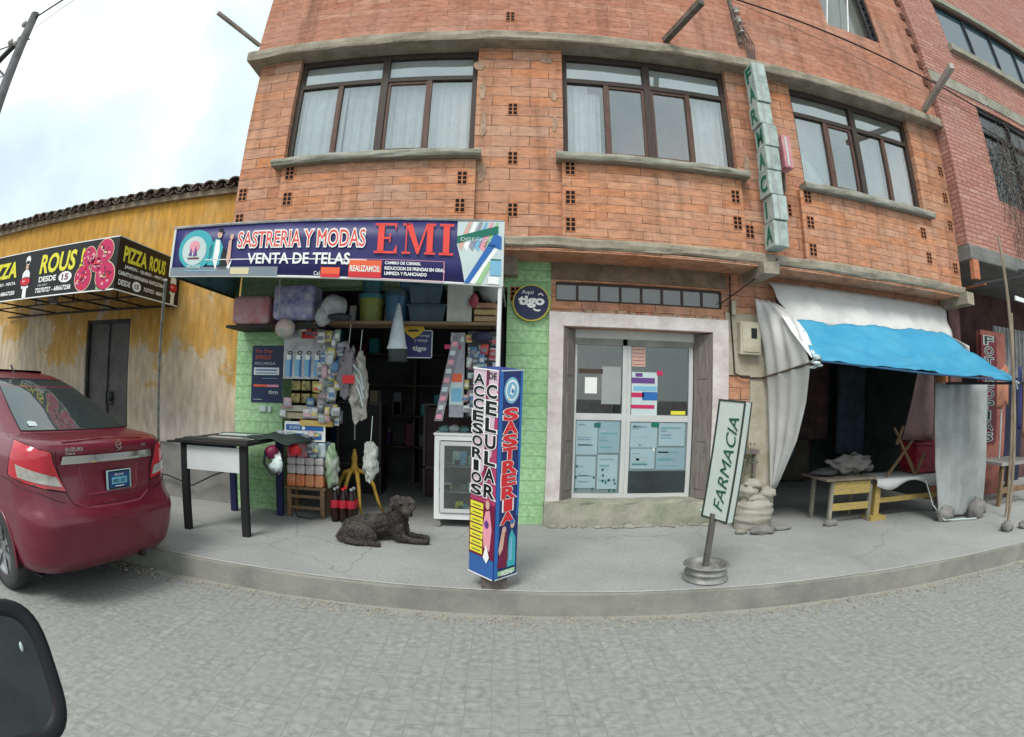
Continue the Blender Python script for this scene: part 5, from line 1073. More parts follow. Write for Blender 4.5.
hang([(2.74, 5.50, 2.62), (2.76, 5.50, 2.39), (2.84, 5.50, 2.05), (2.87, 5.48, 1.72), (2.90, 5.48, 1.3), (2.93, 5.48, .9), (2.96, 5.45, .52)],
     [(2.98, 5.48, 2.60), (3.03, 5.1, 2.40), (2.90, 4.75, 2.12), (2.90, 4.60, 1.86), (2.98, 4.80, 1.50), (3.00, 5.0, 1.10), (3.02, 5.42, .56)], 28, cloth_w, 'white_curtain', 'tall dirty white curtain gathered at the left edge of the garage')
hang([(2.90, 5.2, 2.42), (2.86, 4.9, 2.2), (2.88, 4.55, 1.92)], [(3.12, 5.22, 2.38), (3.05, 4.9, 2.2), (2.92, 4.50, 1.90)], 10, p_white, 'white_rag', 'bright white rag bunched at the left edge of the blue tarp')
grey_cloth = mat('grey_netting', (.34, .36, .355), .85, vs=4, col2=(.25, .265, .26), bump=.3, bs=10)
hang([(4.80, 4.68, 1.74), (4.80, 4.68, 1.3), (4.84, 4.66, .8), (4.96, 4.66, .36), (4.98, 4.66, .22)], [(5.78, 4.60, 1.76), (5.80, 4.62, 1.3), (5.84, 4.62, .8), (5.88, 4.64, .36), (5.90, 4.64, PV+.01)], 40, grey_cloth, 'grey_curtain', 'thin grey curtain hanging at the right of the garage', .014, 5)
tag(MB().grid([[(5.12+.36*i/8-.27*(j/8)*(1-i/8), 5.34+.03*math.sin(i), 1.90-.84*j/8) for i in range(9)] for j in range(9)]).build('pink_cloth', mat('dusty_pink', (.36, .22, .21), .85), smooth=True, solid=.003), 'dusty pink cloth hanging behind the red crate', 'cloth')
# posts with stone feet on the right
s = thing('awning_post', 'crooked wooden post tied to the right front corner of the blue tarp', 'post', (5.4, 3.8, PV))
postw = mat('weathered_pole', (.32, .25, .18), .85, vs=6, stretch=(6, 6, 1))
MB().tube([(5.40, 3.8, PV), (5.36, 3.8, 1.0), (5.30, 3.8, 1.8), (5.26, 3.8, 2.7), (5.22, 3.8, 3.3)], [.022, .022, .022, .02, .018], 7).build('post', postw, s)
MB().tube([(5.36, 3.78, 1.68), (5.30, 3.76, 1.76), (5.42, 3.80, 1.74)], .012, 5).build('rope', p_pale, s)
stone = mat('field_stone', (.22, .21, .20), .9, vs=8, col2=(.13, .125, .12), bump=.6, bs=25)
def rock(c, r, label, grp='stones weighing down cloths and posts', seed=0, m_=None):
    o = MB().ball((c[0], c[1], c[2]+r[2]*.7), r, 14, 10, .45, seed).build('stone', m_ or stone, smooth=True); tag(o, label, 'stone', grp)
rock((5.36, 3.78, PV), (.09, .07, .07), 'grey stone at the foot of the crooked wooden post', seed=1)
rock((5.68, 3.74, PV), (.07, .06, .05), 'small stone at the right end of the pavement near the kerb', seed=2)
rock((5.08, 4.62, PV), (.16, .09, .10), 'flat stone on the left foot of the grey curtain', seed=3)
rock((5.62, 4.52, PV), (.17, .10, .14), 'large stone on the right foot of the grey curtain', seed=4)
rock((2.62, 4.93, PV), (.14, .07, .045), 'flat stone lying in front of the sacks', seed=5)
rock((2.90, 5.02, PV), (.12, .04, .03), 'thin dark stone on the ground right of the sacks', seed=6)
rock((3.55, 5.02, PV), (.09, .05, .04), 'stone under the left leg of the yellow bench', seed=7)
rock((2.40, 4.98, PV), (.07, .04, .03), 'small pale stone left of the sacks', seed=8, m_=concrete)
mb = MB().tube([(4.93, 4.9, .62), (4.96, 4.75, .35), (5.0, 4.55, .20), (5.5, 4.42, PV+.02)], .008, 6); tag(mb.build('white_rope', p_pale), 'white rope trailing along the foot of the grey curtain', 'rope')
# sacks
sack_m = mat('sack_cloth', (.38, .36, .31), .9, vs=5, col2=(.27, .25, .21), bump=.5, bs=50)
s = thing('sack', 'squat grey sack standing at the foot of the plaster pillar', 'sack', (2.64, 5.2, PV))
rows = []
for j in range(15):
    t_ = j/14; z = PV+.34*t_; rr = (.185+.022*math.sin(PI*min(1, t_*1.1)))*(1-.12*max(0, t_-.8)/.2)
    rr *= 1+.05*math.sin(j*1.9)+.04*(1 if j in (5, 10) else 0)
    rows.append([(2.64+1.1*rr*math.cos(2*PI*i/28)*(1+.05*noise.noise(Vector((i*.6, j*.5, 2)))), 5.22+.8*rr*math.sin(2*PI*i/28), z+.012*math.sin(i*.7+j)) for i in range(29)])
MB().grid(rows).build('bag', sack_m, s, smooth=True)
MB().ball((2.64, 5.22, PV+.33), (.19, .14, .05), 16, 8, .3, 9).build('filling', sack_m, s, smooth=True)
rock((2.53, 5.18, PV+.34), (.13, .09, .075), 'rounded stone lying on the left of the sack', seed=11, m_=sack_m)
rock((2.77, 5.17, PV+.33), (.10, .08, .06), 'rounded stone lying on the right of the sack', seed=12, m_=sack_m)
rock((2.60, 5.2, PV+.43), (.12, .08, .055), 'topmost flat stone of the heap on the sack', seed=13, m_=sack_m)
s = thing('small_stand', 'grey wooden stand against the brick behind the sack', 'stand', (2.62, 5.5, PV))
for x in (2.50, 2.74): MB().box(x-.015, x+.015, 5.46, 5.52, PV, .93).build('leg', grey_wood, s)
MB().box(2.46, 2.78, 5.44, 5.56, .93, .98).build('top', grey_wood, s)
mb = MB()
for i in range(60):
    c = Vector((2.58+random.gauss(0, .06), 5.40+random.gauss(0, .03), random.uniform(.55, 1.05))); a = random.uniform(0, 6); q = .03
    mb.quad(c, c+Vector((q*math.cos(a), -.01, q*math.sin(a))), c+Vector((q*1.4*math.cos(a+.5), .01, q*1.4*math.sin(a+.5))), c+Vector((q*math.cos(a+1), 0, q*math.sin(a+1))))
for i in range(6): mb.tube([(2.58+.01*i, 5.42, .5), (2.55+.03*math.sin(i*2), 5.40, .8), (2.56+.08*math.sin(i*1.3), 5.38, 1.02)], .003, 4)
tag(mb.build('potted_weed', mat('weed', (.10, .13, .07), .8, vs=8, col2=(.2, .2, .13))), 'sparse dry weed growing between the sack and the grey stand', 'plant')
# benches
ybench = mat('yellow_bench', (.42, .30, .08), .6, vs=6, col2=(.30, .22, .09), stretch=(2, 8, 8))
s = thing('yellow_bench', 'yellow painted slatted bench end nearest the sacks inside the garage', 'bench', (3.9, 5.2, PV))
for x in (3.58, 4.16):
    for y in (5.10, 5.5): MB().box(x-.02, x+.02, y-.02, y+.02, PV, .655).build('leg', mat('bench_leg', (.30, .28, .22), .7), s)
MB().box(3.60, 4.14, 5.08, 5.10, .50, .64).build('rail', ybench, s); MB().box(3.60, 4.14, 5.085, 5.105, .32, .40).build('rail', ybench, s)
MB().box(3.46, 4.22, 5.04, 5.6, .656, .68).build('top', mat('bench_top', (.20, .16, .12), .7), s)
s = thing('trestle_table', 'low yellow legged table with white cloth inside the garage', 'table', (4.9, 5.2, PV))
MB().box(4.24, 4.32, 5.08, 5.16, PV+.04, .62).build('leg', ybench, s); MB().box(4.16, 4.40, 5.02, 5.22, PV, PV+.05).build('foot', ybench, s)
for x in (5.44, 5.52): MB().obox((x, 5.15, .40), .04, .04, .44, 0, 0, .1).build('leg', grey_wood, s)
MB().box(4.32, 5.44, 5.12, 5.16, .36, .42).build('rail', ybench, s)
MB().box(4.15, 5.66, 5.06, 5.6, .60, .635).build('top', mat('table_dark', (.06, .03, .05), .8), s)
mb = MB(); mb.grid([[(4.20+1.4*i/24, 5.62-.60*min(j, 6)/6, .642 if j <= 6 else .642-.05*(j-6)*(.7+.5*math.sin(i*.45))+.004*math.sin(i)) for i in range(25)] for j in range(9)])
tag(mb.build('table_cloth', cloth_w, smooth=True, solid=.003), 'white cloth spread over the low trestle table', 'cloth')
s = thing('plastic_crate', 'red plastic crate on the right end of the white cloth', 'crate', (5.33, 5.3, .65))
crate_m = mat('crate_red', (.30, .02, .035), .45, vs=3)
MB().box(5.02, 5.58, 5.20, 5.55, .66, 1.0).build('body', crate_m, s, bevel=.01)
MB().box(5.0, 5.60, 5.18, 5.57, 1.0, 1.035).build('lid', crate_m, s, bevel=.006)
for z in (.75, .88): MB().box(5.01, 5.59, 5.19, 5.20, z, z+.015).build('rib', crate_m, s)
s = thing('folding_trestle', 'crossed wooden folding trestle leaning on the white cloth', 'trestle', (4.75, 5.2, .66))
for a, b in (((4.45, 5.15, .66), (4.95, 5.20, 1.10)), ((4.95, 5.15, .66), (4.60, 5.22, 1.22)), ((4.60, 5.16, 1.03), (4.72, 5.18, 1.24)), ((4.97, 5.14, .67), (5.12, 5.16, .92)), ((4.75, 5.2, .98), (5.0, 5.22, .72))): MB().beam(a, b, .03, .025).build('bar', wood, s)
o = MB().ball((3.98, 5.3, .80), (.28, .14, .12), 36, 24, .6, 21).rough_edge(.04, 9).build('bundle', mat('bundle_grey', (.16, .15, .14), .9, vs=6, col2=(.09, .085, .08)), smooth=True); tag(o, 'crumpled grey bundle on the bench in the dark', 'bundle')
o = MB().ball((3.62, 5.32, .72), (.2, .12, .05), 12, 7, .5, 22).build('bundle', mat('bundle_dk', (.05, .05, .05), .9), smooth=True); tag(o, 'flat dark bundle on the left end of the bench', 'bundle')
# neighbour's stall table
s = thing('stall_table', 'rough wooden stall table under the red vertical sign', 'table', (6.9, 5.0, PV))
for x, y in ((6.55, 4.85), (7.35, 4.85), (6.55, 5.3), (7.35, 5.3)): MB().box(x-.03, x+.03, y-.03, y+.03, PV, .72).build('leg', wood, s)
MB().box(6.45, 7.5, 4.78, 5.4, .72, .76).build('top', mat('stall_top', (.34, .32, .30), .7), s); MB().box(6.58, 7.32, 4.84, 4.86, .34, .42).build('rail', wood, s)
MB().tube([(7.05, 5.3, .76), (7.05, 5.3, 1.8)], .014, 6).build('rod', p_pale, s)
o = MB().grid([[(6.85+.32*i/8, 5.25+.03*math.sin(i*1.2), 2.05-.55*j/8-.05*math.sin(i*.8)) for i in range(9)] for j in range(9)]).build('orange_garment', mat('garment_orange', (.50, .22, .14), .8), smooth=True, solid=.003); tag(o, 'salmon coloured garment hanging over the stall table', 'garment')
s = thing('awning_post', 'second crooked wooden post beside the stall table', 'post', (5.95, 4.2, PV))
MB().tube([(6.02, 4.3, PV), (5.97, 4.3, 1.4), (6.02, 4.3, 2.6)], .018, 6).build('post', postw, s)
for i in range(5):
    x = 6.55+i*.16; o = MB().grid([[(x+.12*a/4, 4.6+.02*math.sin(a*2+i), 2.0-.1*(i % 2)-.8*b_/8) for a in range(5)] for b_ in range(9)]).build('hanging_garment', mat('gar%d' % i, [(.03, .04, .14), (.30, .16, .10), (.02, .02, .03), (.42, .40, .38), (.04, .05, .16)][i], .85), smooth=True, solid=.003)
    tag(o, ['navy garment nearest the wooden post', 'tan garment second from the wooden post', 'black garment third from the wooden post', 'pale garment fourth from the wooden post', 'navy garment farthest from the wooden post'][i]+' at the stall', 'garment', 'garments hanging at the stall')

# ================================================================ red saloon car
car = thing('parked_car', 'glossy wine red saloon car parked at the kerb, seen from behind', 'car', (-2.60, 3.02, 0), PI-.215); car.scale = (1.05, .85, 1.05)
paint = mat('wine_paint', (.13, .005, .018), .34, metal=.1, vs=2.5, col2=(.145, .018, .030), coat=.6, spec=.3)
# rings: z, rear u, half width, front u
RG = [(.20, .24, .70, 3.7), (.23, .14, .77, 3.8), (.30, .07, .815, 3.88), (.42, .03, .835, 3.92), (.56, .0, .838, 3.92), (.62, .012, .838, 3.90), (.66, .05, .832, 3.86),
      (.72, .075, .832, 3.80), (.85, .10, .835, 3.70), (.95, .10, .832, 3.65), (1.00, .095, .822, 3.5), (1.04, .10, .80, 3.3), (1.07, .15, .765, 3.2), (1.09, .28, .72, 3.12), (1.105, .44, .69, 3.06)]
GG = [(1.10, .43, .700, 3.05), (1.20, .68, .665, 2.92), (1.30, .92, .628, 2.76), (1.40, 1.17, .585, 2.58), (1.45, 1.33, .558, 2.48), (1.485, 1.48, .53, 2.38), (1.51, 1.62, .49, 2.28), (1.528, 1.78, .43, 2.18), (1.535, 1.88, .36, 2.10)]
def lerp_ring(R, z):
    if z <= R[0][0]: return R[0][1:]
    for a, b in zip(R, R[1:]):
        if z <= b[0]:
            t_ = (z-a[0])/(b[0]-a[0]); return tuple(x+(y-x)*t_ for x, y in zip(a[1:], b[1:]))
    return R[-1][1:]
def Sf(R, t_, z, off=0.):
    """t 0..1 rear half face, 1..2 rear corner, 2..3 side, 3..4 front corner, 4..5 front half face; left side v>0"""
    ur, w, uf = lerp_ring(R, z); rcu, rcv = .30 if R is RG else .22, .24 if R is RG else .16
    bow = .09
    sgn = 1 if t_ >= 0 else -1; t_ = abs(t_)
    def pt(t_):
        if t_ <= 1: v = (w-rcv)*t_; return (ur+bow*(v/w)**2, v)
        if t_ <= 2: a = (t_-1)*PI/2; b0 = bow*((w-rcv)/w)**2; return (ur+b0+rcu*(1-math.cos(a))-0*a, w-rcv+rcv*math.sin(a))
        if t_ <= 3: return (ur+bow*((w-rcv)/w)**2+rcu+(uf-.4-ur-rcu-bow*((w-rcv)/w)**2)*(t_-2), w)
        if t_ <= 4: a = (t_-3)*PI/2; return (uf-.4+.35*math.sin(a), w-.35*(1-math.cos(a)))
        return (uf-.05+.05*(t_-4), (w-.35)*(5-t_))
    u, v = pt(t_)
    if off:
        a, b = pt(max(0, t_-.02)), pt(min(5, t_+.02)); n_ = Vector((-(b[1]-a[1]), (b[0]-a[0]))).normalized()
        u += n_.x*off; v += n_.y*off
    return Vector((u, v*sgn, z))
ts = [i/8 for i in range(8)]+[1+i/12 for i in range(12)]+[2+i/70 for i in range(70)]+[3+i/8 for i in range(8)]+[4+i/5 for i in range(6)]
ts = ts+[-q for q in ts[::-1][1:-1]]
def ringmesh(R, zs_, skip=None, name='body', m_=None, par=None, cap=False):
    mb = MB(); n = len(ts); vs = []
    for z in zs_:
        for q in ts: vs.append(Sf(R, q, z))
    fs = []
    for j in range(len(zs_)-1):
        for i in range(n):
            f = (j*n+i, j*n+(i+1) % n, (j+1)*n+(i+1) % n, (j+1)*n+i); c = (vs[f[0]]+vs[f[1]]+vs[f[2]]+vs[f[3]])/4
            if skip and skip(c): continue
            fs.append(f)
    if cap: fs.append(tuple((len(zs_)-1)*n+i for i in range(n)))
    mb.add(vs, fs); return mb.build(name, m_, par, smooth=True)
AX = ((.80, .305), (3.20, .305))
arch = lambda c: any((c.x-a)**2+(c.z-b)**2 < .335**2 for a, b in AX)
zl = [.20+.0225*i for i in range(37)]+[1.04, 1.055, 1.07, 1.08, 1.09, 1.105]
body = ringmesh(RG, zl, arch, 'body', paint, car, True)
zg = [1.10+.02*i for i in range(18)]+[1.455, 1.47, 1.485, 1.50, 1.51, 1.52, 1.528, 1.535]
cabin = ringmesh(GG, zg, None, 'roof', paint, car, True)
def patch(R, t0, t1, z0, z1, off, name, m_, par, n=16, m=8, zt=None, shape=None, thick=.004):
    rows = []
    for j in range(m+1):
        row = []
        for i in range(n+1):
            a, b = i/n, j/m
            tt, zz = (shape(a, b) if shape else (t0+(t1-t0)*a, z0+(z1-z0)*b)); row.append(Sf(R, tt, zz, off))
        rows.append(row)
    return MB().grid(rows).build(name, m_, par, smooth=True, solid=-thick if False else 0)
def bil(A, B, C_, D): # corners (t,z): bottom-left, bottom-right, top-right, top-left in outward view
    return lambda a, b: tuple((A[k]*(1-a)+B[k]*a)*(1-b)+(D[k]*(1-a)+C_[k]*a)*b for k in (0, 1))
car_glass = glass('car_glass', (.1, .12, .12), .16, .03, opaque=.9, oc=(.035, .05, .05))
rw = patch(GG, 0, 0, 0, 0, .004, 'rear_window', car_glass, car, 24, 10, shape=bil((1.35, 1.115), (-1.35, 1.115), (-1.15, 1.455), (1.15, 1.455)))
mb = MB()
for A_, B_ in (((1.35, 1.115), (-1.35, 1.115)), ((1.15, 1.455), (-1.15, 1.455)), ((1.35, 1.115), (1.15, 1.455)), ((-1.35, 1.115), (-1.15, 1.455))):
    mb.tube([Sf(GG, A_[0]+(B_[0]-A_[0])*k/14, A_[1]+(B_[1]-A_[1])*k/14, .004) for k in range(15)], .006, 5)
mb.build('seal', black, rw)
for sg in (1, -1):
    sw = patch(GG, 0, 0, 0, 0, .004, 'side_window', car_glass, car, 16, 6, shape=bil((sg*2.95, 1.14), (sg*2.12, 1.14), (sg*2.16, 1.42), (sg*2.7, 1.44)))
    mb = MB(); mb.tube([Sf(GG, sg*(2.95-.83*k/12), 1.135, .006) for k in range(13)]+[Sf(GG, sg*(2.12+.04*k/6), 1.14+.28*k/6, .006) for k in range(1, 7)]+[Sf(GG, sg*(2.16+.5*k/8), 1.42+.015*k/8, .006) for k in range(1, 9)], .009, 6)
    mb.build('seal', black, sw)
# tail lights
lamp_red = mat('lamp_red', (.50, .015, .03), .12, var=.1, coat=.8); lamp_clear = mat('lamp_clear', (.42, .40, .36), .1, var=.2, vs=20, coat=.8); chrome = mat('chrome', (.62, .64, .64), .14, metal=1., var=.05)
for sg in (1, -1):
    tl = patch(RG, 0, 0, 0, 0, .008, 'tail_light', lamp_red, car, 20, 10, shape=bil((sg*2.0, .86), (sg*.80, .765), (sg*1.02, 1.01), (sg*1.86, 1.075)))
    patch(RG, 0, 0, 0, 0, .014, 'reversing_light', lamp_clear, tl, 14, 5, shape=bil((sg*1.72, .855), (sg*.86, .80), (sg*.93, .862), (sg*1.76, .935)))
    mb = MB(); mb.tube([Sf(RG, sg*q[0], q[1], .008) for q in ((2.0, .86), (1.7, .836), (1.4, .812), (1.1, .789), (.80, .765), (.86, .85), (.97, .96), (1.02, 1.01), (1.3, 1.031), (1.6, 1.056), (1.86, 1.075), (1.93, .97), (2.0, .86))], .005, 5)
    mb.build('surround', mat('gap', (.02, .004, .006), .6), tl)
patch(RG, 0, 0, 0, 0, .022, 'chrome_strip', chrome, car, 24, 4, shape=bil((.86, .935), (-.86, .935), (-.84, .985), (.84, .985)))
# boot lid highlights, seams, bumper line
seam = MATS['gap']
def line(pts, r, name, m_, off=.002, n=10):
    P_ = []
    for a, b in zip(pts, pts[1:]): P_ += [Sf(RG, a[0]+(b[0]-a[0])*k/n, a[1]+(b[1]-a[1])*k/n, off) for k in range(n)]
    P_.append(Sf(RG, *pts[-1], off)); return MB().tube(P_, r, 5).build(name, m_, car)
hl = mat('paint_highlight', (.30, .04, .07), .3, metal=.2, coat=.6)  # lighter copy of the paint: highlights drawn along lid edge and plate recess
line([(.95, 1.02), (.82, .78), (.74, .70), (.55, .665), (-.55, .665), (-.74, .70), (-.82, .78), (-.95, 1.02)], .0025, 'boot_seam', seam)
line([(.72, .70), (.5, .655), (0, .650), (-.5, .655), (-.72, .70)], .009, 'boot_edge_highlight', hl, .002)
line([(2.05, .83), (1.8, .80), (1.3, .765), (.84, .70)], .0022, 'bumper_seam', seam); line([(-2.05, .83), (-1.8, .80), (-1.3, .765), (-.84, .70)], .0022, 'bumper_seam', seam)
line([(2.11, .62), (2.10, .80)], .0022, 'bumper_seam', seam)
line([(.55, .90), (.50, .76), (.44, .735), (-.44, .735), (-.50, .76), (-.55, .90)], .006, 'plate_recess_highlight', hl, .001)
line([(.84, 1.065), (.5, 1.07), (0, 1.075), (-.5, 1.07), (-.84, 1.065)], .010, 'boot_lip', paint, -.004)
F = Face(Sf(RG, .22, .765, .016)+Vector((0, 0, 0)), (0, -1, 0), (-.0, 0, 1)); F.n = Vector((-1, 0, 0))
pl = MB().box(.055, .070, -.20, .075, .745, .875).build('number_plate', flat('plate_rim', (140, 175, 180)), car, bevel=.006)
F = Face((.055, .0625, .750), (0, -1, 0), (0, 0, 1)); F.rect(p_black, 0, 0, .24, .12, 0).rect(flat('plate_blue', (35, 70, 120)), .01, .01, .23, .11, 1).rect(flat('plate_cyan', (110, 180, 205)), .035, .035, .205, .078, 2).text(p_white, 'BOLIVIA', .07, .088, .10, .014, 2).text(p_black, '4052 XBT', .045, .042, .15, .026, 3, .02).rect(p_white, .07, .017, .17, .022, 2); F.build(pl)
# maker's lettering and emblem
def badge(txt_, t0, z, w_, h_, name):
    F = Face(Sf(RG, t0, z, .004), (Sf(RG, t0-.15, z)-Sf(RG, t0, z)).normalized(), (0, 0, 1)); F.text(chrome, txt_, 0, 0, w_, h_, 1, .02); F.build(car, name)
badge('SUZUKI', .80, 1.015, .17, .022, 'badge'); badge('Dzire', .78, .992, .09, .016, 'badge'); badge('VVT', -.66, 1.012, .07, .018, 'badge')
F = Face(Sf(RG, -.12, 1.0, .008), (0, -1, 0), (0, 0, 1))
F.poly(chrome, [(.035, .065), (.0, .04), (.0, .03), (.045, .005), (.035, .0), (-.012, .028), (-.012, .045), (.035, .075)], 1).poly(chrome, [(.0, .035), (.045, .03), (.058, .045), (.035, .065), (.04, .055), (.04, .043)], 1).poly(chrome, [(.045, .005), (.058, .02), (.058, .03), (.01, .0), (.0, -.01), (.0, .0)], 1)
F.build(car, 'emblem')
# sticker in the rear window
F = Face(Sf(GG, .98, 1.14, .010), (0, -1, 0), (Sf(GG, .98, 1.2)-Sf(GG, .98, 1.1)).normalized())
F.poly(p_pale, [(0, .0), (.18, .0), (.17, .02), (.12, .03), (.10, .06), (.03, .08), (.0, .06)], 1); F.build(rw, 'sticker')
MB().tube([(1.62, .06, 1.50), (1.70, .06, 1.57)], .012, 6).build('antenna', black, car)
# wheels
tyre_m = mat('tyre', (.045, .045, .045), .85, var=.2, vs=10); alloy = mat('alloy', (.45, .46, .47), .35, metal=.7)
for u, z in AX:
    for sg in (1, -1):
        yv = sg*.735; wv = sg
        w_ = MB(); w_.lathe([(.20, -.09), (.285, -.085), (.302, -.06), (.305, 0), (.302, .06), (.285, .085), (.20, .09), (.19, 0), (.20, -.09)], (u, yv, z), 36, 'Y'); w_ = w_.build('wheel', tyre_m, car, smooth=True)
        r_ = MB().lathe([(0, .03*wv), (.05, .045*wv), (.06, .03*wv), (.185, .05*wv), (.200, .075*wv), (.205, .05*wv), (.19, -.05*wv)], (u, yv, z), 30, 'Y')
        r_.build('rim', alloy, w_, smooth=True)
        for k in range(7):
            a = 2*PI*k/7; MB().beam((u+.05*math.cos(a), yv+.05*wv, z+.05*math.sin(a)), (u+.19*math.cos(a), yv+.065*wv, z+.19*math.sin(a)), .02, .035).build('spoke', alloy, w_)
        lin = MB(); lin.grid([[(u+r_a*math.cos(a), yv+dy_*wv, z+r_a*math.sin(a)) for a in [-.22+(PI+.44)*k/30 for k in range(31)]] for r_a, dy_ in ((.33, -.14), (.335, .096), (.342, .100))]); lin.build('wheel_arch', mat('liner', (.015, .015, .015), .9), car)
        MB().tube([(u+.338*math.cos(a), sg*.838, z+.338*math.sin(a)) for a in [PI*1.06-PI*1.12*k/30 for k in range(31)]], .012, 6).build('arch_lip', paint, car, smooth=True)
MB().box(.3, 3.7, -.70, .70, .19, .21).build('underbody', MATS['liner'], car)
for u, _ in AX: MB().box(u-.33, u+.33, -.62, .62, .62, .66).build('underbody', MATS['liner'], car)
MB().tube([(.12, -.35, .24), (.35, -.35, .24)], .03, 10).build('exhaust', metal_dk, car)
line([(2.50, .30), (2.50, .75), (2.46, .95), (2.46, 1.08)], .0025, 'door_seam', seam); line([(2.50, .30), (2.78, .30)], .0025, 'door_seam', seam); line([(2.78, .30), (2.80, 1.08)], .0025, 'door_seam', seam)
h_ = patch(RG, 0, 0, 0, 0, .02, 'door_handle', paint, car, 4, 2, shape=bil((2.56, .90), (2.50, .90), (2.50, .93), (2.56, .93)))

# ================================================================ wing mirror of the near vehicle
mc = Vector((-.760, .472, -.452)).normalized(); c0 = Vector((0, 0, 1.5))+mc*1.08
fw = -mc                                            # the glass looks back at the lens side
zr = Vector((0, 0, 1)); ax = zr.cross(fw).normalized(); ay = fw.cross(ax).normalized()   # ax right, ay up
wm = thing('wing_mirror', 'black wing mirror of a near vehicle in the bottom left corner', 'wing mirror', c0)
def mp_(a, b, c): return c0+ax*a+ay*b+fw*c
def rrect(w_, h_, c, n=40, pw=3.4, dx=0, dy=0):
    o = []
    for k in range(n):
        a = 2*PI*k/n; o.append(mp_(dx+w_*math.copysign(abs(math.cos(a))**(2/pw), math.cos(a)), dy+h_*math.copysign(abs(math.sin(a))**(2/pw), math.sin(a)), c))
    return o
black_pl = mat('mirror_black', (.006, .007, .010), .5, var=.1, spec=.25)
prof = [(.092, .105, -.004, 3.2), (.112, .126, .012, 3.2), (.120, .135, .0, 3.1), (.122, .137, -.03, 3.0), (.112, .125, -.075, 2.8), (.08, .09, -.11, 2.5), (.02, .02, -.125, 2)]
mb = MB(); R_ = [rrect(a, b, c, 40, p_) for a, b, c, p_ in prof]
vs = [p_ for r in R_ for p_ in r]; n = 40
mb.add(vs, [(j*n+i, j*n+(i+1) % n, (j+1)*n+(i+1) % n, (j+1)*n+i) for j in range(len(R_)-1) for i in range(n)]); mb.build('housing', black_pl, wm, smooth=True)
mb = MB(); mb.add(rrect(.096, .108, -.004), [tuple(range(40))]); mb.build('mirror_glass', mat('mirror_film', (.022, .030, .032), .3, metal=.0, var=.3, vs=6, spec=.3), wm)
MB().ball(mp_(.062, .045, .000), (.004, .004, .010), 8, 6).build('reflector', p_pale, wm)
MB().tube([mp_(-.10, -.08, -.04), mp_(-.2, -.12, -.05), mp_(-.32, -.14, -.06)], [.035, .03, .035], 10).build('arm', black_pl, wm, smooth=True)

# ================================================================ dog
dog = thing('dog', 'shaggy dark grey dog lying on the pavement in front of the shop', 'dog', (-1.05, 4.72, PV))
fur = mat('dog_fur', (.026, .021, .019), .9, vs=9, col2=(.08, .066, .058), bump=.8, bs=90)
mb = MB()
def limb(pts, n=10):
    for (p0, ra), (p1, rb) in zip(pts, pts[1:]):
        a, b = Vector(p0), Vector(p1); k = max(2, int((b-a).length/.018))
        for i in range(k+1):
            t_ = i/k; mb.ball(a.lerp(b, t_), ra+(rb-ra)*t_, n, 7)
D = lambda x, y, z: (x, y, PV+z)
# trunk from haunch (left, nearer the camera) to shoulders and neck
limb([(D(-1.31, 4.67, .105), .105), (D(-1.20, 4.71, .12), .122), (D(-1.08, 4.76, .13), .112), (D(-.98, 4.78, .145), .105), (D(-.93, 4.76, .17), .105)])
limb([(D(-.92, 4.77, .20), .105), (D(-.885, 4.74, 0.235), .075), (D(-.865, 4.71, 0.295), .065)])
# head, muzzle turned to the viewer's right
mb.ball(D(-.850, 4.69, 0.350), (.084, .080, .070), 16, 12)
limb([(D(-.84, 4.655, 0.330), .054), (D(-.800, 4.605, 0.303), .040), (D(-.778, 4.578, 0.295), .033)])
for sx in (-1, 1):       # folded ears
    limb([(D(-.852+sx*.056, 4.70-.02*sx, 0.405), .026), (D(-.856+sx*.094, 4.685-.03*sx, 0.380), .027), (D(-.860+sx*.104, 4.665-.03*sx, 0.325), .018), (D(-.86+sx*.100, 4.66-.03*sx, 0.300), .010)])
# haunch, hind leg folded forward, hind paw
limb([(D(-1.28, 4.60, .11), .10), (D(-1.18, 4.575, .10), .085), (D(-1.10, 4.56, .06), .045)])
limb([(D(-1.10, 4.56, .05), .038), (D(-1.22, 4.53, .030), .030), (D(-1.10, 4.505, .024), .024), (D(-1.04, 4.50, .022), .026)])
# tail swept round to the near left
limb([(D(-1.40, 4.66, .06), .045), (D(-1.40, 4.58, .04), .040), (D(-1.30, 4.51, .032), .032), (D(-1.20, 4.475, .024), .018), (D(-1.15, 4.47, .02), .010)])
# front legs: elbow under chest, forearms stretched to the right
limb([(D(-.90, 4.70, .12), .065), (D(-.88, 4.68, .05), .045), (D(-.78, 4.66, .032), .030), (D(-.68, 4.66, .026), .024), (D(-.64, 4.66, .026), .028)])
limb([(D(-.88, 4.82, .12), .060), (D(-.84, 4.80, .05), .042), (D(-.74, 4.79, .032), .030), (D(-.66, 4.80, .026), .028)])
for px_ in (-.64, -.66):
    for k in (-1, 0, 1): mb.ball(D(px_+.022, (4.66 if px_ == -.64 else 4.80)+k*.016, .018), (.014, .010, .012), 8, 6)
bod = mb.build('body', fur, dog, smooth=True)
r_ = bod.modifiers.new('r', 'REMESH'); r_.mode = 'VOXEL'; r_.voxel_size = .009; r_.use_smooth_shade = True
sm = bod.modifiers.new('s', 'SMOOTH'); sm.factor = .6; sm.iterations = 5
bpy.context.view_layer.update()
dg = bpy.context.evaluated_depsgraph_get(); me = bpy.data.meshes.new_from_object(bod.evaluated_get(dg)); me.materials.clear(); me.materials.append(fur)
bod.modifiers.clear(); bod.data = me
for v in me.vertices:
    q = Vector(v.co); v.co = q + v.normal*(.010*noise.noise(q*28)+.005*noise.noise(q*70))
me.polygons.foreach_set('use_smooth', [True]*len(me.polygons))
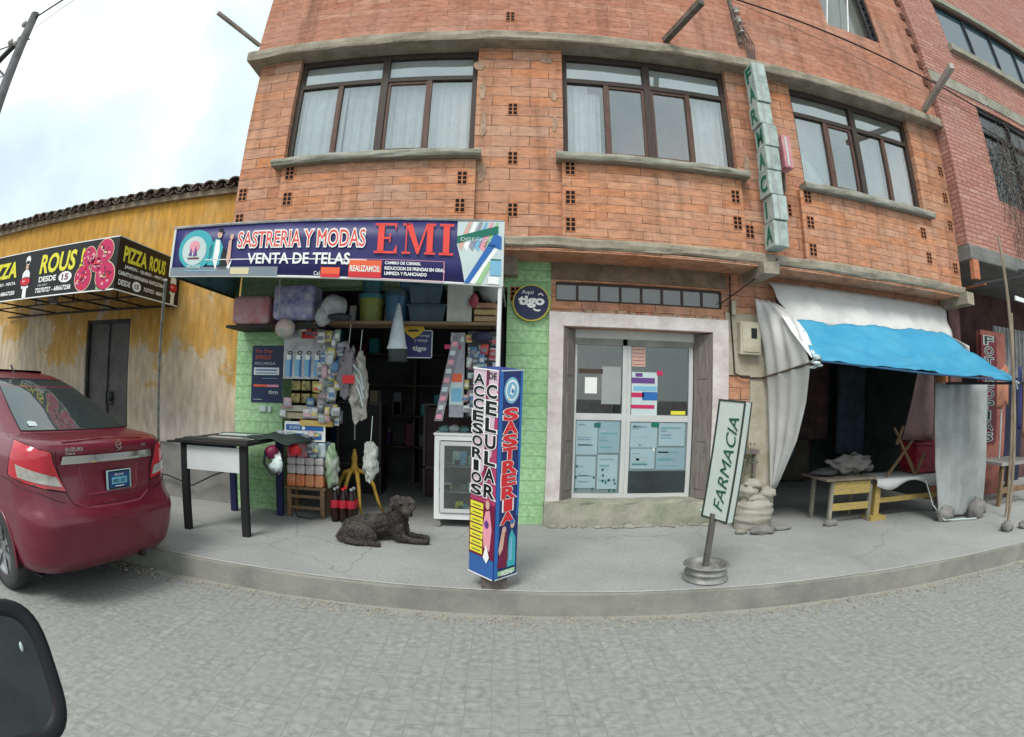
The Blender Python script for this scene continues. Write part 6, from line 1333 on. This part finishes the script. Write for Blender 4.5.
# shaggy coat: short tapered locks lying back along the body
random.seed(9); L1, L2 = MB(), MB(); off = dog.location; nv = len(me.vertices)
for k in range(20000):
    v = me.vertices[random.randrange(nv)]; p_ = Vector(v.co)+off; nn = v.normal.copy()
    head = p_.z > PV+.275
    if nn.z < -.5 or (head and (p_-Vector(D(-.79, 4.585, .300))).length < .055): continue
    flow = Vector((-.8, -.1, -.75)) if not head else Vector((-.2, .6, -.5))
    d_ = (flow+nn*.55+Vector((random.gauss(0, .16), random.gauss(0, .16), random.gauss(0, .12)))).normalized(); ln = random.uniform(.012, .036)*(.45 if head or p_.z < PV+.05 else 1); sd = d_.cross(nn)
    if sd.length < .01: continue
    sd = sd.normalized()*.0019; tip = p_+d_*ln; tip.z = max(tip.z, PV+.002)
    (L2 if random.random() < (.42 if p_.x < -1.1 else .10) else L1).add([p_-sd, p_+sd, tip], [(0, 1, 2)])
L1.build('hair', mat('hair_dark', (.026, .021, .019), .8, var=.3, vs=20), dog); L2.build('hair', mat('hair_light', (.15, .125, .11), .8, var=.3, vs=20), dog)
for sx in (-1, 1): MB().ball(D(-.822+sx*.034, 4.622+.016*sx, 0.365), (.011, .009, .010), 10, 8).build('eye', mat('dog_eye', (.015, .008, .005), .1), dog, smooth=True)
MB().ball(D(-.765, 4.555, 0.305), (.019, .015, .015), 12, 8).build('nose', mat('dog_nose', (.006, .006, .006), .3), dog, smooth=True)
MB().tube([D(-.80, 4.562, 0.273), D(-.768, 4.548, 0.279), D(-.752, 4.575, 0.273)], .004, 5).build('mouth', mat('dog_nose', (.006, .006, .006)), dog)
for sx in (-1, 1): MB().ball(D(-.822+sx*.036, 4.612+.018*sx, 0.382), (.020, .010, .007), 10, 6).build('brow', mat('brow_tan', (.10, .085, .075), .9), dog, smooth=True)

# ================================================================ dense hanging packets round the shop doorway
random.seed(31)
PK = [flat('pk_%d' % i, c) for i, c in enumerate([(200, 205, 205), (165, 172, 180), (190, 80, 75), (205, 190, 120), (90, 125, 165), (205, 170, 175), (150, 170, 160), (140, 135, 140), (225, 222, 212), (185, 190, 196), (210, 212, 210), (110, 115, 125)])]
def packet(x, y, z, w_, h_, label, grp):
    o = thing('hanging_packet', label, 'packet', (x, y, z), group=grp); tl_ = random.uniform(-.12, .12); n = 4
    rows = [[(x+(-w_/2+w_*i/n)*math.cos(tl_)+tl_*(h_*j/4)*.5, y-.014*math.sin(PI*i/n)*math.sin(PI*min(1, j/4+.1))-.004*random.random(), z+h_*j/4+(-w_/2+w_*i/n)*tl_*.6) for i in range(n+1)] for j in range(5)]
    MB().grid(rows).build('bag', random.choice(PK), o, smooth=True, solid=.004)
    MB().box(x-w_*.35, x+w_*.35, y-.020, y-.016, z+h_*.25, z+h_*.6).build('label', random.choice(PK), o)
for i in range(62):
    packet(random.uniform(-1.86, -1.62), random.uniform(5.22, 5.40), random.uniform(1.15, 2.0), random.uniform(.05, .09), random.uniform(.07, .14), 'small packet hanging in the dense cluster between the toothbrush card and the bagged shoes', 'packets left of the doorway')
for i in range(38):
    packet(random.uniform(-2.30, -1.85), random.uniform(5.34, 5.39), random.choice([1.22, 1.34, 2.06, 2.12, 1.0, .86])+random.uniform(-.02, .02), random.uniform(.06, .10), random.uniform(.06, .11), 'small packet clipped over the cards and notices above the roll packs', 'packets over the cards')
for i in range(44):
    packet(random.uniform(-.37, -.07), random.uniform(5.27, 5.33), random.uniform(1.28, 2.02), random.uniform(.05, .08), random.uniform(.06, .11), 'small packet hanging on the dense rack beside the white post', 'packets on the right rack')
for i in range(9):
    packet(-1.75+i*.19+random.uniform(-.04, .04), 5.45, 2.22, random.uniform(.06, .12), random.uniform(.12, .26), 'packet standing in the gaps behind the buckets on the high shelf', 'packets on the high shelf')

# ================================================================ dim goods inside the shop and the garage
random.seed(41)
sh = thing('back_shelves', 'dim shelving with boxes and clothes on the back wall of the tailor shop', 'shelves', (-1.1, 8.0, PV))
for z in (.7, 1.15, 1.6, 2.05): MB().box(-2.7, .1, 7.9, 8.25, z, z+.025).build('shelf', mat('shelf_dim', (.14, .11, .08), .8), sh)
for x in (-2.7, -1.3, .08): MB().box(x, x+.03, 7.9, 8.25, PV, 2.3).build('upright', MATS['shelf_dim'], sh)
for i in range(26):
    z = random.choice((.726, 1.176, 1.626, 2.076)); x = -2.6+(i % 13)*.2+random.uniform(-.03, .03); h = random.uniform(.12, .36)
    o = MB().box(x, x+random.uniform(.1, .17), 7.95, 8.2, z, z+h).build('stock_box', random.choice([p_blue, p_wine, p_cream, p_teal, flat('mid_grey', (110, 115, 118)), p_purple]), bevel=.01)
    tag(o, 'dim box of stock on the back shelves of the tailor shop', 'box', 'stock boxes on the back shelves')
o = MB().box(-.05, .0, 5.9, 7.6, PV, 2.3); o = o.build('fabric_rack', mat('fabric_rack_m', (.12, .09, .10), .9, vs=6, col2=(.05, .06, .12))); tag(o, 'rack of dark fabric along the inner side wall of the tailor shop', 'rack')
for i, (x, y, w_, z0, z1, c) in enumerate(((3.5, 7.4, .9, .6, 2.2, (.10, .12, .13)), (4.5, 7.8, .8, .9, 2.3, (.12, .07, .07)), (5.3, 7.5, .6, .7, 2.1, (.07, .10, .13)), (4.0, 8.1, 1.2, .2, 1.2, (.13, .11, .08)))):
    o = MB().grid([[(x+w_*a/14, y+.04*math.sin(a*1.2+i)+.02*b_/8, z1-(z1-z0)*b_/8) for a in range(15)] for b_ in range(9)]).build('hanging_blanket', mat('blanket%d' % i, c, .95, vs=4), smooth=True, solid=.004)
    tag(o, ['grey blanket hanging deep in the garage nearest the white curtain', 'dull red blanket hanging in the middle of the garage', 'bluish blanket hanging deep in the garage near the grey curtain', 'brown blanket draped low on the garage back wall'][i], 'blanket')
